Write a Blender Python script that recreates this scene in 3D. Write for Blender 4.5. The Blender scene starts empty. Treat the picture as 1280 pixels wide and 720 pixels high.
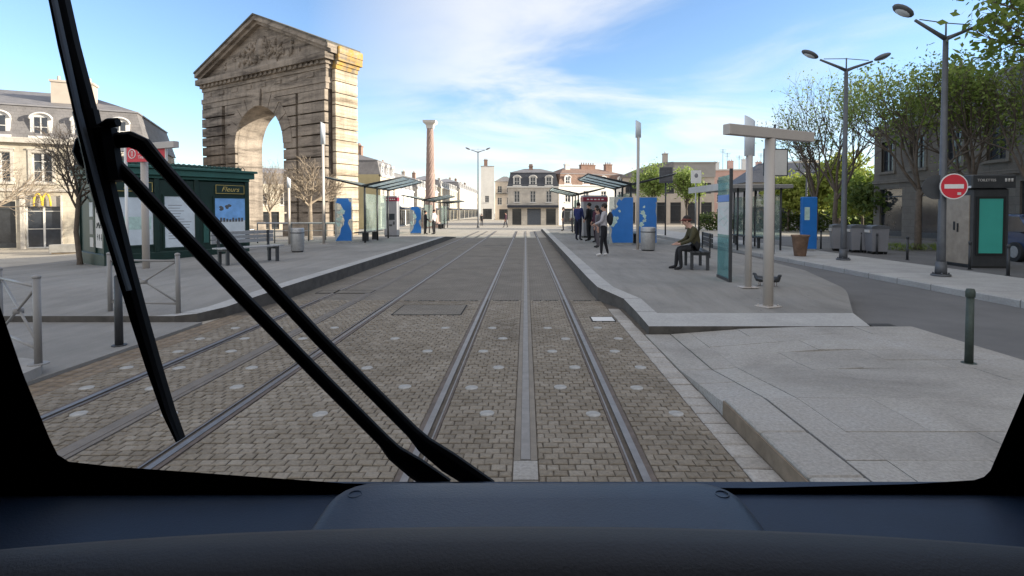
import bpy, bmesh, math, random
from mathutils import Vector, Matrix, Quaternion
random.seed(7)
R = math.radians
scene = bpy.context.scene
COL = scene.collection

# ------------------------------------------------------------------ camera
EYE, FPX, PITCH = 1.7, 650.0, R(1.5)
VPX, HORIZON = 657.0, 264.0
cam_d = bpy.data.cameras.new('camera')
cam = bpy.data.objects.new('camera', cam_d)
COL.objects.link(cam)
cam.location = (0, 0, EYE)
cam.rotation_euler = (R(90) - PITCH, 0, 0)
cam_d.sensor_width = 36
cam_d.lens = FPX / 1280 * 36
PPY = HORIZON + FPX * math.tan(PITCH)
cam_d.shift_x = (640 - VPX) / 1280
cam_d.shift_y = -(360 - PPY) / 1280
cam_d.clip_start, cam_d.clip_end = 0.03, 3000
scene.camera = cam

def ray(px, py):
    a, b = (px - VPX) / FPX, -(py - PPY) / FPX
    c, s = math.cos(PITCH), math.sin(PITCH)
    return Vector((a, c + b * s, -s + b * c))
def at(px, py, z=0.0):
    "the point of the level plane at height z seen at that place of the survey photograph"
    d = ray(px, py); k = (z - EYE) / d.z
    return d.x * k, d.y * k
def up(px, py, Y):
    d = ray(px, py); k = Y / d.y
    return d.x * k, EYE + d.z * k
def sstep(a, b, v):
    t = max(0.0, min(1.0, (v - a) / (b - a))); return t * t * (3 - 2 * t)
def gz(x, y):
    "the lie of the land: the square falls gently away to the west and to the far end"
    return -0.65 * sstep(-14, -27, x) * sstep(15, 26, y) - 0.45 * sstep(46, 78, y)

# ------------------------------------------------------------------ mesh helper
class MB:
    def __init__(s): s.v, s.f, s.m, s.sm = [], [], [], []
    def face(s, pts, mi=0, smooth=False):
        b = len(s.v); s.v += [tuple(p) for p in pts]; s.f.append(list(range(b, b + len(pts)))); s.m.append(mi); s.sm.append(smooth)
    def box(s, x0, x1, y0, y1, z0, z1, mi=0, M=None):
        P = [Vector(p) for p in ((x0,y0,z0),(x1,y0,z0),(x1,y1,z0),(x0,y1,z0),(x0,y0,z1),(x1,y0,z1),(x1,y1,z1),(x0,y1,z1))]
        if M is not None: P = [M @ p for p in P]
        b = len(s.v); s.v += [tuple(p) for p in P]
        for q in ((3,2,1,0),(4,5,6,7),(0,1,5,4),(1,2,6,5),(2,3,7,6),(3,0,4,7)):
            s.f.append([b + i for i in q]); s.m.append(mi); s.sm.append(False)
        return s
    def bbox(s, x0, x1, y0, y1, z0, z1, c=0.01, mi=0, M=None):
        "box with chamfered vertical and top edges"
        A = [(x0+c,y0),(x1-c,y0),(x1,y0+c),(x1,y1-c),(x1-c,y1),(x0+c,y1),(x0,y1-c),(x0,y0+c)]
        B = [(x0+2*c,y0+c),(x1-2*c,y0+c),(x1-c,y0+2*c),(x1-c,y1-2*c),(x1-2*c,y1-c),(x0+2*c,y1-c),(x0+c,y1-2*c),(x0+c,y0+2*c)]
        rings = [[Vector((*p, z0)) for p in A], [Vector((*p, z1 - c)) for p in A], [Vector((*p, z1)) for p in B]]
        if M is not None: rings = [[M @ p for p in r] for r in rings]
        s.loft(rings, mi, True, True, False); return s
    def loft(s, rings, mi=0, cap0=True, cap1=True, smooth=True):
        n = len(rings[0]); b = len(s.v)
        for r in rings: s.v += [tuple(p) for p in r]
        for i in range(len(rings) - 1):
            for j in range(n):
                k = (j + 1) % n
                s.f.append([b+i*n+j, b+i*n+k, b+(i+1)*n+k, b+(i+1)*n+j]); s.m.append(mi); s.sm.append(smooth)
        if cap0: s.f.append([b + j for j in reversed(range(n))]); s.m.append(mi); s.sm.append(False)
        if cap1: s.f.append([b + (len(rings)-1)*n + j for j in range(n)]); s.m.append(mi); s.sm.append(False)
        return s
    def tube(s, pts, rad, n=8, mi=0, cap=True, flat=1.0):
        pts = [Vector(p) for p in pts]
        if not hasattr(rad, '__len__'): rad = [rad] * len(pts)
        rings, side = [], None
        for i, p in enumerate(pts):
            d = (pts[min(i+1, len(pts)-1)] - pts[max(i-1, 0)])
            d = d.normalized() if d.length > 1e-9 else Vector((0,0,1))
            if side is None:
                side = d.cross(Vector((0,0,1)) if abs(d.z) < .9 else Vector((1,0,0))).normalized()
            else:
                side = (side - d * side.dot(d)).normalized()
            o = side.cross(d)
            rings.append([p + side * (rad[i]*math.cos(a)) + o * (rad[i]*flat*math.sin(a)) for a in (2*math.pi*j/n for j in range(n))])
        s.loft(rings, mi, cap, cap, n > 4); return s
    def cyl(s, x, y, z0, z1, r0, r1=None, n=16, mi=0):
        return s.tube([(x,y,z0),(x,y,z1)], [r0, r0 if r1 is None else r1], n, mi)
    def lathe(s, prof, n=20, mi=0, x=0, y=0):
        s.loft([[(x + r*math.cos(2*math.pi*j/n), y + r*math.sin(2*math.pi*j/n), z) for j in range(n)] for r, z in prof], mi); return s
    def prism(s, poly, axis, a, b, mi=0, M=None):
        "polygon in two coordinates pulled along the third: axis 'z' (x,y), 'y' (x,z), 'x' (y,z)"
        def P(u, w, d):
            q = Vector((u, w, d) if axis == 'z' else (u, d, w) if axis == 'y' else (d, u, w))
            return M @ q if M is not None else q
        s.loft([[P(u, w, a) for u, w in poly], [P(u, w, b) for u, w in poly]], mi, True, True, False); return s
    def ball(s, c, r, n=10, m=6, mi=0, M=None):
        rx, ry, rz = r if hasattr(r, '__len__') else (r, r, r)
        rings = []
        for i in range(m + 1):
            t = math.pi * min(max(i / m, .03), .97)
            rings.append([Vector((c[0]+rx*math.sin(t)*math.cos(2*math.pi*j/n), c[1]+ry*math.sin(t)*math.sin(2*math.pi*j/n), c[2]-rz*math.cos(t))) for j in range(n)])
        if M is not None: rings = [[M @ p for p in q] for q in rings]
        s.loft(rings, mi); return s
    def sheet(s, pts_fn, nu, nv, mi=0, smooth=True):
        b = len(s.v)
        for i in range(nu + 1):
            for j in range(nv + 1): s.v.append(tuple(pts_fn(i / nu, j / nv)))
        for i in range(nu):
            for j in range(nv):
                s.f.append([b+i*(nv+1)+j, b+(i+1)*(nv+1)+j, b+(i+1)*(nv+1)+j+1, b+i*(nv+1)+j+1]); s.m.append(mi); s.sm.append(smooth)
        return s
    def mesh(s, name, mats, fix=True):
        me = bpy.data.meshes.new(name)
        me.from_pydata(s.v, [], s.f)
        for m in (mats if isinstance(mats, (list, tuple)) else [mats]): me.materials.append(m)
        me.polygons.foreach_set('material_index', s.m)
        me.polygons.foreach_set('use_smooth', s.sm)
        if fix:
            bm = bmesh.new(); bm.from_mesh(me)
            bmesh.ops.recalc_face_normals(bm, faces=bm.faces)
            bm.to_mesh(me); bm.free()
        me.update()
        return me

def obj(name, mb, mats, parent=None, label=None, fix=True):
    o = bpy.data.objects.new(name, mb.mesh(name, mats, fix) if isinstance(mb, MB) else mb)
    COL.objects.link(o)
    if parent is not None: o.parent = parent
    if label: o['label'] = label
    return o
def tag(o, label, cat, group=None):
    o['label'] = label; o['category'] = cat
    if group: o['group'] = group
    return o
def thing(name, label, cat, loc=(0,0,0), rz=0, group=None):
    o = bpy.data.objects.new(name, None); COL.objects.link(o)
    o.empty_display_size = .2; o.location = loc; o.rotation_euler = (0, 0, rz)
    return tag(o, label, cat, group)
def struct(name, mb, mats, fix=True):
    o = obj(name, mb, mats, None, None, fix); o['kind'] = 'structure'; return o
def stuff(name, mb, mats, label, cat):
    o = obj(name, mb, mats); o['kind'] = 'stuff'; return tag(o, label, cat)
def dup(o, loc, rz=None, label=None, sc=None):
    r = o.copy(); COL.objects.link(r); r.location = loc
    if rz is not None: r.rotation_euler = (0, 0, rz)
    if label: r['label'] = label
    if sc: r.scale = sc
    def kids(a, b):
        for ch in list(a.children):
            c = ch.copy(); COL.objects.link(c); c.parent = b; kids(ch, c)
    kids(o, r)
    return r
def text_mesh(txt, size, shear=0.0, ext=0.004):
    cu = bpy.data.curves.new('lettering', 'FONT'); cu.body = txt; cu.size = size; cu.extrude = ext
    cu.align_x = 'CENTER'; cu.align_y = 'CENTER'; cu.shear = shear
    t = bpy.data.objects.new('lettering', cu); COL.objects.link(t)
    dg = bpy.context.evaluated_depsgraph_get()
    me = bpy.data.meshes.new_from_object(t.evaluated_get(dg))
    bpy.data.objects.remove(t); bpy.data.curves.remove(cu)
    return me
def text(txt, size, m, parent, loc, rot, shear=0.0, name='lettering'):
    me = text_mesh(txt, size, shear); me.materials.clear(); me.materials.append(m)
    o = bpy.data.objects.new(name, me); COL.objects.link(o); o.parent = parent
    o.location = loc; o.rotation_euler = rot
    return o

# ------------------------------------------------------------------ materials
def nt(name):
    m = bpy.data.materials.new(name); m.use_nodes = True
    N = m.node_tree.nodes; L = m.node_tree.links
    return m, N, L, N['Principled BSDF']
def noise(N, L, vec, scale, detail=5, rough=.6, dist=0.0):
    n = N.new('ShaderNodeTexNoise'); n.inputs['Scale'].default_value = scale
    n.inputs['Detail'].default_value = detail; n.inputs['Roughness'].default_value = rough; n.inputs['Distortion'].default_value = dist
    L.new(vec, n.inputs['Vector']); return n.outputs['Fac']
def ramp(N, L, fac, stops):
    r = N.new('ShaderNodeValToRGB'); e = r.color_ramp.elements
    e[0].position, e[0].color = stops[0][0], (*stops[0][1], 1)
    e[1].position, e[1].color = stops[-1][0], (*stops[-1][1], 1)
    for p, c in stops[1:-1]:
        k = e.new(p); k.color = (*c, 1)
    L.new(fac, r.inputs['Fac']); return r.outputs['Color']
def mixc(N, L, fac, a, b, mode='MIX'):
    x = N.new('ShaderNodeMix'); x.data_type = 'RGBA'; x.blend_type = mode
    for s, v in ((0, fac), (6, a), (7, b)):
        if isinstance(v, (int, float)): x.inputs[s].default_value = v
        elif isinstance(v, tuple): x.inputs[s].default_value = (*v, 1)
        else: L.new(v, x.inputs[s])
    return x.outputs[2]
def bump(N, L, h, strength, dist, B, prev=None):
    b = N.new('ShaderNodeBump'); b.inputs['Strength'].default_value = strength; b.inputs['Distance'].default_value = dist
    L.new(h, b.inputs['Height'])
    if prev is not None: L.new(prev, b.inputs['Normal'])
    L.new(b.outputs['Normal'], B.inputs['Normal']); return b.outputs['Normal']
def tc(N): return N.new('ShaderNodeTexCoord').outputs['Object']
def sc3(c, k): return tuple(min(1, x * k) for x in c)
def mat(name, col, rough=.7, metal=0.0, var=.18, scale=2.5, bmp=0.0, bs=60, spec=.4, coat=0.0):
    m, N, L, B = nt(name)
    v = tc(N)
    f = noise(N, L, v, scale, 6, .65)
    c = ramp(N, L, f, [(.28, sc3(col, 1 - var)), (.72, sc3(col, 1 + var))])
    L.new(c, B.inputs['Base Color'])
    B.inputs['Roughness'].default_value = rough; B.inputs['Metallic'].default_value = metal
    B.inputs['Specular IOR Level'].default_value = spec; B.inputs['Coat Weight'].default_value = coat
    if bmp: bump(N, L, noise(N, L, v, bs, 4), bmp, .01, B)
    return m
def brickmat(name, c1, c2, mortar, w, h, msize=.01, rough=.85, wall=False, bmp=.6, dirt=.3, off=.5, grime=None):
    m, N, L, B = nt(name)
    v = tc(N)
    if wall:
        sx = N.new('ShaderNodeSeparateXYZ'); L.new(v, sx.inputs[0])
        a = N.new('ShaderNodeMath'); a.operation = 'ADD'; L.new(sx.outputs[0], a.inputs[0]); L.new(sx.outputs[1], a.inputs[1])
        cb = N.new('ShaderNodeCombineXYZ'); L.new(a.outputs[0], cb.inputs[0]); L.new(sx.outputs[2], cb.inputs[1]); bv = cb.outputs[0]
    else: bv = v
    b = N.new('ShaderNodeTexBrick'); L.new(bv, b.inputs['Vector'])
    b.inputs['Color1'].default_value = (*c1, 1); b.inputs['Color2'].default_value = (*c2, 1); b.inputs['Mortar'].default_value = (*mortar, 1)
    b.inputs['Scale'].default_value = 1; b.inputs['Brick Width'].default_value = w; b.inputs['Row Height'].default_value = h
    b.inputs['Mortar Size'].default_value = msize; b.inputs['Mortar Smooth'].default_value = .2; b.offset = off
    f1 = noise(N, L, v, 1.3, 8, .7); f2 = noise(N, L, v, 25, 4, .6)
    c = mixc(N, L, 1.0, b.outputs['Color'], ramp(N, L, f1, [(.3, (1 - dirt,) * 3), (.7, (1 + dirt * .3,) * 3)]), 'MULTIPLY')
    c = mixc(N, L, 1.0, c, ramp(N, L, f2, [(.3, (.85,) * 3), (.7, (1.08,) * 3)]), 'MULTIPLY')
    L.new(c, B.inputs['Base Color']); B.inputs['Roughness'].default_value = rough; B.inputs['Specular IOR Level'].default_value = .3
    n = N.new('ShaderNodeMath'); n.operation = 'MULTIPLY_ADD'; L.new(b.outputs['Fac'], n.inputs[0]); n.inputs[1].default_value = -1.0; L.new(f2, n.inputs[2])
    bump(N, L, n.outputs[0], bmp, .01, B)
    return m
def stonemat(name, base, dark, hs=.25, vs=1.6, rough=.9, moss=None):
    "old limestone with level bands and patches of soot"
    m, N, L, B = nt(name); v = tc(N)
    mp = N.new('ShaderNodeMapping'); mp.inputs['Scale'].default_value = (hs, hs, vs); L.new(v, mp.inputs[0])
    f1 = noise(N, L, mp.outputs[0], 1.0, 8, .68, .4); f2 = noise(N, L, v, 9, 6, .7)
    mp2 = N.new('ShaderNodeMapping'); mp2.inputs['Scale'].default_value = (2.2, 2.2, .18); L.new(v, mp2.inputs[0])
    f3 = noise(N, L, mp2.outputs[0], 1.0, 5, .6)
    c = ramp(N, L, f1, [(.36, dark), (.5, sc3(base, .78)), (.62, base), (.78, sc3(base, 1.18))])
    c = mixc(N, L, 1.0, c, ramp(N, L, f2, [(.3, (.78,) * 3), (.7, (1.1,) * 3)]), 'MULTIPLY')
    c = mixc(N, L, 1.0, c, ramp(N, L, f3, [(.3, (.7,) * 3), (.55, (1.02,) * 3)]), 'MULTIPLY')
    if moss: c = mixc(N, L, ramp(N, L, noise(N, L, v, 1.4, 6, .7), [(.45, (0,0,0)), (.6, (1,1,1))]), c, moss)
    L.new(c, B.inputs['Base Color']); B.inputs['Roughness'].default_value = rough; B.inputs['Specular IOR Level'].default_value = .2
    bump(N, L, f2, .5, .03, B)
    return m
def glassmat(name, tint=(.55, .75, .74), clear=.6, rough=.03):
    m, N, L, B = nt(name)
    B.inputs['Base Color'].default_value = (*sc3(tint, .55), 1); B.inputs['Roughness'].default_value = rough
    t = N.new('ShaderNodeBsdfTransparent'); t.inputs['Color'].default_value = (*tint, 1)
    x = N.new('ShaderNodeMixShader'); x.inputs[0].default_value = clear
    L.new(B.outputs[0], x.inputs[1]); L.new(t.outputs[0], x.inputs[2])
    L.new(x.outputs[0], N['Material Output'].inputs['Surface'])
    return m
def leafmat(name, c1, c2):
    m, N, L, B = nt(name)
    g = N.new('ShaderNodeNewGeometry')
    c = ramp(N, L, g.outputs['Random Per Island'], [(0, c1), (1, c2)])
    L.new(c, B.inputs['Base Color']); B.inputs['Roughness'].default_value = .6; B.inputs['Specular IOR Level'].default_value = .25
    t = N.new('ShaderNodeBsdfTranslucent'); L.new(c, t.inputs['Color'])
    x = N.new('ShaderNodeMixShader'); x.inputs[0].default_value = .4
    L.new(B.outputs[0], x.inputs[1]); L.new(t.outputs[0], x.inputs[2]); L.new(x.outputs[0], N['Material Output'].inputs['Surface'])
    return m
def settmat(name, stops, rough=.75):
    m, N, L, B = nt(name); v = tc(N)
    g = N.new('ShaderNodeNewGeometry')
    c = ramp(N, L, g.outputs['Random Per Island'], stops)
    f = noise(N, L, v, 40, 5, .65); f2 = noise(N, L, v, .75, 7, .66, .5)
    c = mixc(N, L, 1.0, c, ramp(N, L, f, [(.3, (.72,) * 3), (.7, (1.15,) * 3)]), 'MULTIPLY')
    c = mixc(N, L, 1.0, c, ramp(N, L, f2, [(.3, (.70, .675, .65)), (.52, (1.0, .98, .96)), (.7, (1.1, 1.1, 1.12))]), 'MULTIPLY')
    L.new(c, B.inputs['Base Color']); B.inputs['Roughness'].default_value = rough; B.inputs['Specular IOR Level'].default_value = .35
    bump(N, L, f, .35, .008, B)
    return m

M = {}
M['asphalt'] = mat('asphalt', (.135,.132,.13), .9, var=.2, scale=.7, bmp=.5, bs=160)
M['plaza'] = brickmat('plaza paving', (.48,.43,.36), (.44,.395,.33), (.33,.30,.25), 1.2, .6, .012, dirt=.25)
M['track_slab'] = brickmat('track setts far', (.225,.198,.162), (.20,.175,.143), (.15,.13,.105), .105, .082, .008, dirt=.32, bmp=.3)
M['sett'] = settmat('granite setts', [(0, (.195,.165,.125)), (.35, (.217,.186,.143)), (.75, (.24,.207,.162)), (1, (.272,.240,.194))])
M['joint'] = mat('sand joint', (.105,.088,.07), .95, var=.3, scale=9)
M['gutter'] = settmat('gutter setts', [(0, (.33,.31,.28)), (1, (.42,.40,.37))])
M['slab'] = settmat('stone slabs', [(0, (.32,.305,.28)), (.5, (.335,.32,.295)), (1, (.355,.34,.312))], .7)
M['slabjoint'] = mat('slab joint', (.13,.125,.12), .95)
def wornmat(name, col):
    "worn asphalt: broad stains, scuffs drawn out along the platform, fine grit and gum spots"
    m, N, L, B = nt(name); v = tc(N)
    c = ramp(N, L, noise(N, L, v, .45, 7, .62, .6), [(.3, sc3(col, .78)), (.5, col), (.72, sc3(col, 1.14))])
    mp_ = N.new('ShaderNodeMapping'); mp_.inputs['Scale'].default_value = (2.2, .28, 1); L.new(v, mp_.inputs[0])
    c = mixc(N, L, 1.0, c, ramp(N, L, noise(N, L, mp_.outputs[0], 1.6, 6, .7), [(.32, (.82,) * 3), (.6, (1.03,) * 3)]), 'MULTIPLY')
    c = mixc(N, L, 1.0, c, ramp(N, L, noise(N, L, v, 70, 3, .7), [(.3, (.84,) * 3), (.7, (1.12,) * 3)]), 'MULTIPLY')
    vo = N.new('ShaderNodeTexVoronoi'); vo.inputs['Scale'].default_value = 2.6; vo.inputs['Randomness'].default_value = 1; L.new(v, vo.inputs['Vector'])
    c = mixc(N, L, 1.0, c, ramp(N, L, vo.outputs['Distance'], [(.045, (.66,) * 3), (.06, (1,) * 3)]), 'MULTIPLY')
    L.new(c, B.inputs['Base Color']); B.inputs['Roughness'].default_value = .85; B.inputs['Specular IOR Level'].default_value = .3
    bump(N, L, noise(N, L, v, 140, 3), .4, .008, B)
    return m
M['platform'] = wornmat('platform asphalt', (.255,.242,.222))
M['platform_edge'] = brickmat('platform edge stone', (.43,.42,.40), (.39,.38,.365), (.2,.19,.18), 30, 1.0, .012, dirt=.2)
M['kerb'] = mat('granite kerb', (.30,.285,.265), .85, var=.25, scale=3, bmp=.4)
M['kerbside'] = mat('kerb side', (.20,.155,.11), .9, var=.35, scale=4, bmp=.3)
M['steel'] = mat('worn rail steel', (.27,.245,.225), .48, 1.0, var=.2, scale=6)
M['railside'] = mat('rail shoulder', (.15,.12,.10), .75, .5, var=.3, scale=8)
M['groove'] = mat('rail groove', (.02,.018,.017), .9)
M['strip'] = mat('power strip concrete', (.205,.178,.145), .8, var=.2, scale=5, bmp=.3)
M['stripmetal'] = mat('power strip metal', (.25,.23,.21), .55, .5, var=.2, scale=8)
M['stripdark'] = mat('dull power strip', (.16,.14,.12), .8, var=.2, scale=5, bmp=.3)
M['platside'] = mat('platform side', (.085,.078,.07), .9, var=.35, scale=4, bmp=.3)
M['disc'] = mat('white disc paint', (.33,.32,.30), .7, var=.3, scale=14)
M['iron'] = mat('cast iron', (.10,.095,.09), .7, .4, var=.3, scale=12, bmp=.4)
M['greypaint'] = mat('grey pole paint', (.25,.24,.23), .5, var=.08, scale=3)
M['beige'] = mat('pale totem paint', (.45,.405,.36), .5, var=.07, scale=2)
M['galv'] = mat('galvanised steel', (.42,.42,.42), .45, .7, var=.15, scale=12)
M['darkmetal'] = mat('dark grey metal', (.055,.058,.062), .5, .3, var=.2, scale=6)
M['lamppaint'] = mat('lamp post paint', (.105,.11,.12), .5, .2, var=.2, scale=4)
M['greenmetal'] = mat('bollard green', (.05,.065,.055), .55, .2, var=.35, scale=8)
M['frost'] = mat('frosted glass top', (.62,.66,.70), .3, var=.05)
M['glass'] = glassmat('shelter glass', (.72,.82,.80), .72)
M['tealglass'] = glassmat('teal panel glass', (.48,.74,.74), .66)
def canopymat():
    m, N, L, B = nt('canopy glass')
    t = N.new('ShaderNodeBsdfTranslucent'); t.inputs['Color'].default_value = (.72,.78,.77,1); B.inputs['Base Color'].default_value = (.5,.55,.54,1); B.inputs['Roughness'].default_value = .15
    p = N.new('ShaderNodeBsdfTransparent'); p.inputs['Color'].default_value = (.8,.88,.87,1)
    x = N.new('ShaderNodeMixShader'); x.inputs[0].default_value = .65; L.new(B.outputs[0], x.inputs[1]); L.new(t.outputs[0], x.inputs[2])
    y = N.new('ShaderNodeMixShader'); y.inputs[0].default_value = .28; L.new(x.outputs[0], y.inputs[1]); L.new(p.outputs[0], y.inputs[2])
    L.new(y.outputs[0], N['Material Output'].inputs['Surface']); return m
M['canopy'] = canopymat()
M['panelglass'] = glassmat('printed panel glass', (.86,.9,.9), .45, .15)
M['white'] = mat('white paint', (.78,.77,.75), .5, var=.05)
M['offwhite'] = mat('off white', (.62,.60,.57), .6, var=.07)
M['blue'] = mat('blue print', (.02,.16,.50), .35, var=.12, scale=1.5)
M['palecyan'] = mat('map print', (.45,.60,.55), .4, var=.25, scale=6)
M['maroon'] = mat('maroon enamel', (.20,.02,.045), .4)
M['red'] = mat('red enamel', (.62,.03,.05), .4, var=.06)
M['machine'] = mat('ticket machine grey', (.26,.26,.28), .45, .3, var=.08)
M['kioskgreen'] = mat('kiosk green', (.009,.030,.024), .45, var=.2, scale=2)
M['kioskroof'] = mat('kiosk roof green', (.03,.105,.088), .5, var=.15, scale=2)
M['gold'] = mat('gold lettering', (.55,.42,.14), .45, .2)
M['poster'] = mat('poster paper', (.60,.66,.70), .45, var=.14, scale=2.2)
M['posterblue'] = mat('poster sky', (.20,.42,.78), .4, var=.3, scale=2)
M['ink'] = mat('black ink', (.02,.02,.02), .6)
M['teal'] = mat('teal panel', (.06,.42,.35), .3, var=.06)
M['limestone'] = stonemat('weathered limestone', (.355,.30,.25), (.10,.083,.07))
M['limestone_side'] = stonemat('sunlit limestone', (.60,.51,.39), (.20,.155,.11), .16, 1.9)  # paler copy of the arch stone, sunlight put into its colour
M['lichen'] = stonemat('lichened stone', (.42,.34,.24), (.16,.13,.10), moss=(.42,.25,.06))
M['roofstone'] = stonemat('mossy coping', (.16,.15,.13), (.06,.06,.055))
M['joint_dark'] = mat('joint shadow stone', (.13,.10,.08), .95, var=.3)
M['pink'] = stonemat('pink marble', (.44,.32,.28), (.30,.23,.21), 1.2, .6)
M['cream'] = brickmat('cream ashlar', (.58,.52,.42), (.54,.48,.385), (.44,.38,.30), .9, .38, .01, wall=True, bmp=.3, dirt=.3)
M['palestone'] = brickmat('pale ashlar', (.60,.55,.48), (.56,.51,.45), (.44,.40,.36), .9, .38, .01, wall=True, bmp=.3, dirt=.25)
M['whitewall'] = mat('white render', (.74,.71,.66), .85, var=.1, scale=.6)
M['beigewall'] = mat('beige render', (.46,.40,.34), .85, var=.14, scale=.6)
M['olive'] = mat('ochre side wall', (.40,.34,.20), .9, var=.2, scale=.5)
M['pinkwall'] = mat('pink render', (.52,.34,.29), .85, var=.12, scale=.5)
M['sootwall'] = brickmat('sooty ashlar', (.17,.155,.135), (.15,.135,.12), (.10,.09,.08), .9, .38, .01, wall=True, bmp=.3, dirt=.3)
M['greywall'] = mat('grey render', (.33,.31,.29), .85, var=.15, scale=.5)
M['slate'] = brickmat('slate roof', (.085,.09,.105), (.07,.075,.09), (.04,.042,.05), .3, .18, .008, rough=.55, wall=True, bmp=.3)
M['slategrey'] = brickmat('weathered slate', (.24,.225,.225), (.21,.20,.20), (.15,.14,.14), .3, .2, .008, rough=.6, wall=True, bmp=.3)
M['zinc'] = mat('zinc roof', (.30,.29,.30), .45, .3, var=.15, scale=1)
M['tile'] = brickmat('clay tile roof', (.34,.22,.17), (.28,.19,.15), (.15,.1,.08), .25, .2, .012, wall=True, bmp=.5)
M['brick'] = brickmat('chimney brick', (.36,.20,.15), (.30,.18,.13), (.3,.26,.22), .22, .07, .01, wall=True)
M['pane'] = mat('window pane', (.035,.04,.05), .08, spec=.6, var=.3)
M['shop'] = mat('shop glass', (.03,.032,.036), .1, spec=.6, var=.3)
M['awning'] = mat('dark awning', (.03,.035,.05), .8)
M['shutter'] = mat('grey roller shutter', (.10,.115,.14), .6, var=.1)
M['bark'] = mat('bark', (.12,.095,.075), .95, var=.35, scale=6, bmp=.5, bs=30)
M['palebark'] = mat('plane tree bark', (.30,.24,.18), .9, var=.35, scale=5, bmp=.4, bs=30)
M['leaf_lime'] = leafmat('lime spring leaf', (.20,.25,.04), (.38,.41,.10))
M['leaf_green'] = leafmat('fresh green leaf', (.12,.19,.03), (.28,.34,.08))
M['leaf_pale'] = leafmat('pale bud leaf', (.20,.28,.06), (.36,.43,.14))
M['leaf_dark'] = leafmat('dark green leaf', (.05,.085,.02), (.13,.17,.045))
M['cabblack'] = mat('cab black', (.004,.004,.006), .8, var=.2, spec=.1)
M['cabnavy'] = mat('cab navy plastic', (.017,.036,.075), .55, var=.15, scale=8, bmp=.12, bs=300)
M['cabhood'] = mat('cab hood plastic', (.030,.052,.095), .42, var=.12, scale=8, bmp=.12, bs=300)
M['cabroll'] = mat('cab dash roll', (.048,.047,.052), .6, var=.12, scale=6, bmp=.12, bs=300)
M['rubber'] = mat('wiper black', (.004,.004,.005), .6, var=.2, scale=20, spec=.15)
M['skin'] = mat('skin', (.46,.27,.20), .6, var=.08)
M['hair'] = mat('dark hair', (.02,.015,.012), .7)
def cloth(n, c): 
    if n not in M: M[n] = mat(n, c, .85, var=.18, scale=9, bmp=.2, bs=80)
    return M[n]
def windscreen_glass():
    m, N, L, B = nt('windscreen glass')
    g = N.new('ShaderNodeBsdfGlossy'); g.inputs['Roughness'].default_value = .02
    t = N.new('ShaderNodeBsdfTransparent'); t.inputs['Color'].default_value = (.97,.985,.985,1)
    x = N.new('ShaderNodeMixShader'); x.inputs[0].default_value = .012
    L.new(t.outputs[0], x.inputs[1]); L.new(g.outputs[0], x.inputs[2]); L.new(x.outputs[0], N['Material Output'].inputs['Surface'])
    return m
M['windscreen'] = windscreen_glass()
# ================================================================== GROUND
def warp(t):  # -1..1 -> metres, dense in the middle
    return 70 * t + 530 * t ** 5
g = MB(); g.sheet(lambda u, v: (warp(2*u-1), 40 + warp(2*v-1), gz(warp(2*u-1), 40 + warp(2*v-1)) - .014), 90, 90)
struct('ground', g, M['plaza'], False)

RAILS = (-.76, .76, -3.97, -2.49)
STRIPS = (0.0, -3.23)
YC = 9.9      # end of the setts, beyond: cast slabs
bed = MB(); bed.box(-4.87, 1.72, -1, YC, -.2, -.006); struct('trackbed', bed, M['joint'])
slb = MB()
slb.face([(-4.87, YC, .0), (1.72, YC, .0), (1.72, 33.5, .0), (-4.87, 33.5, .0)])
slb.face([(-4.87, YC, -.2), (-4.87, YC, .0), (-4.87, 33.5, .0), (-4.87, 33.5, -.2)])
struct('track_road', slb, M['track_slab'])

rng = random.Random(3)
def sett(mb, x0, x1, y0, y1, zf, ch=.012, h=.03, jit=.004, mi=0):
    j = lambda: rng.uniform(-jit, jit)
    A = [(x0+j(), y0+j()), (x1+j(), y0+j()), (x1+j(), y1+j()), (x0+j(), y1+j())]
    cx, cy = (x0+x1)/2, (y0+y1)/2
    B = []
    for (x, y), sx, sy in zip(A, (1,-1,-1,1), (1,1,-1,-1)):
        B.append((x + sx*ch, y + sy*ch))
    dz = rng.uniform(-.003, .003)
    mb.loft([[Vector((x, y, zf(x, y) - h)) for x, y in A], [Vector((x, y, zf(x, y) - ch*.55 + dz)) for x, y in A], [Vector((x, y, zf(x, y) + dz + rng.uniform(-.0015, .0015))) for x, y in B]], mi, False, True, False)

flat = lambda x, y: .004
cb = MB()
for a, b in ((-4.48,-4.045), (-3.88,-3.32), (-3.14,-2.58), (-2.41,-.835), (-.67,-.085), (.085,.67), (.835,1.425)):
    y, k = 2.3, 0
    while y < YC - .02:
        d = rng.uniform(.074, .088); d = min(d, YC - y)
        n = max(2, round((b - a) / .098)); off = .5 * (k % 2)
        xs = [a] + [a + (b - a) * (i + off + rng.uniform(-.1, .1)) / n for i in range(0 if off else 1, n)] + [b]
        for x0, x1 in zip(xs, xs[1:]):
            if x1 - x0 > .03: sett(cb, x0 + .004, x1 - .004, y + .0035, y + d - .0035, flat, .008)
        y += d; k += 1
struct('cobbled_road', cb, M['sett'])

gt = MB(); y = 2.3
while y < 9.0:
    d = rng.uniform(.17, .21); sett(gt, 1.435, 1.635, y + .005, y + d - .006, lambda x, yy: .0 + .03 * abs(x - 1.55), .014); y += d
struct('gutter', gt, M['gutter'])
gl = MB(); y = 2.3
while y < 8.4:
    d = rng.uniform(.09, .14); w = 0
    for a in (-4.85, -4.73, -4.61):
        sett(gl, a + .006, a + .114, y + .006, y + d - .006, lambda x, yy: .002, .016, jit=.008)
    y += d
struct('gutter', gl, M['kerbside'])

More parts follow.
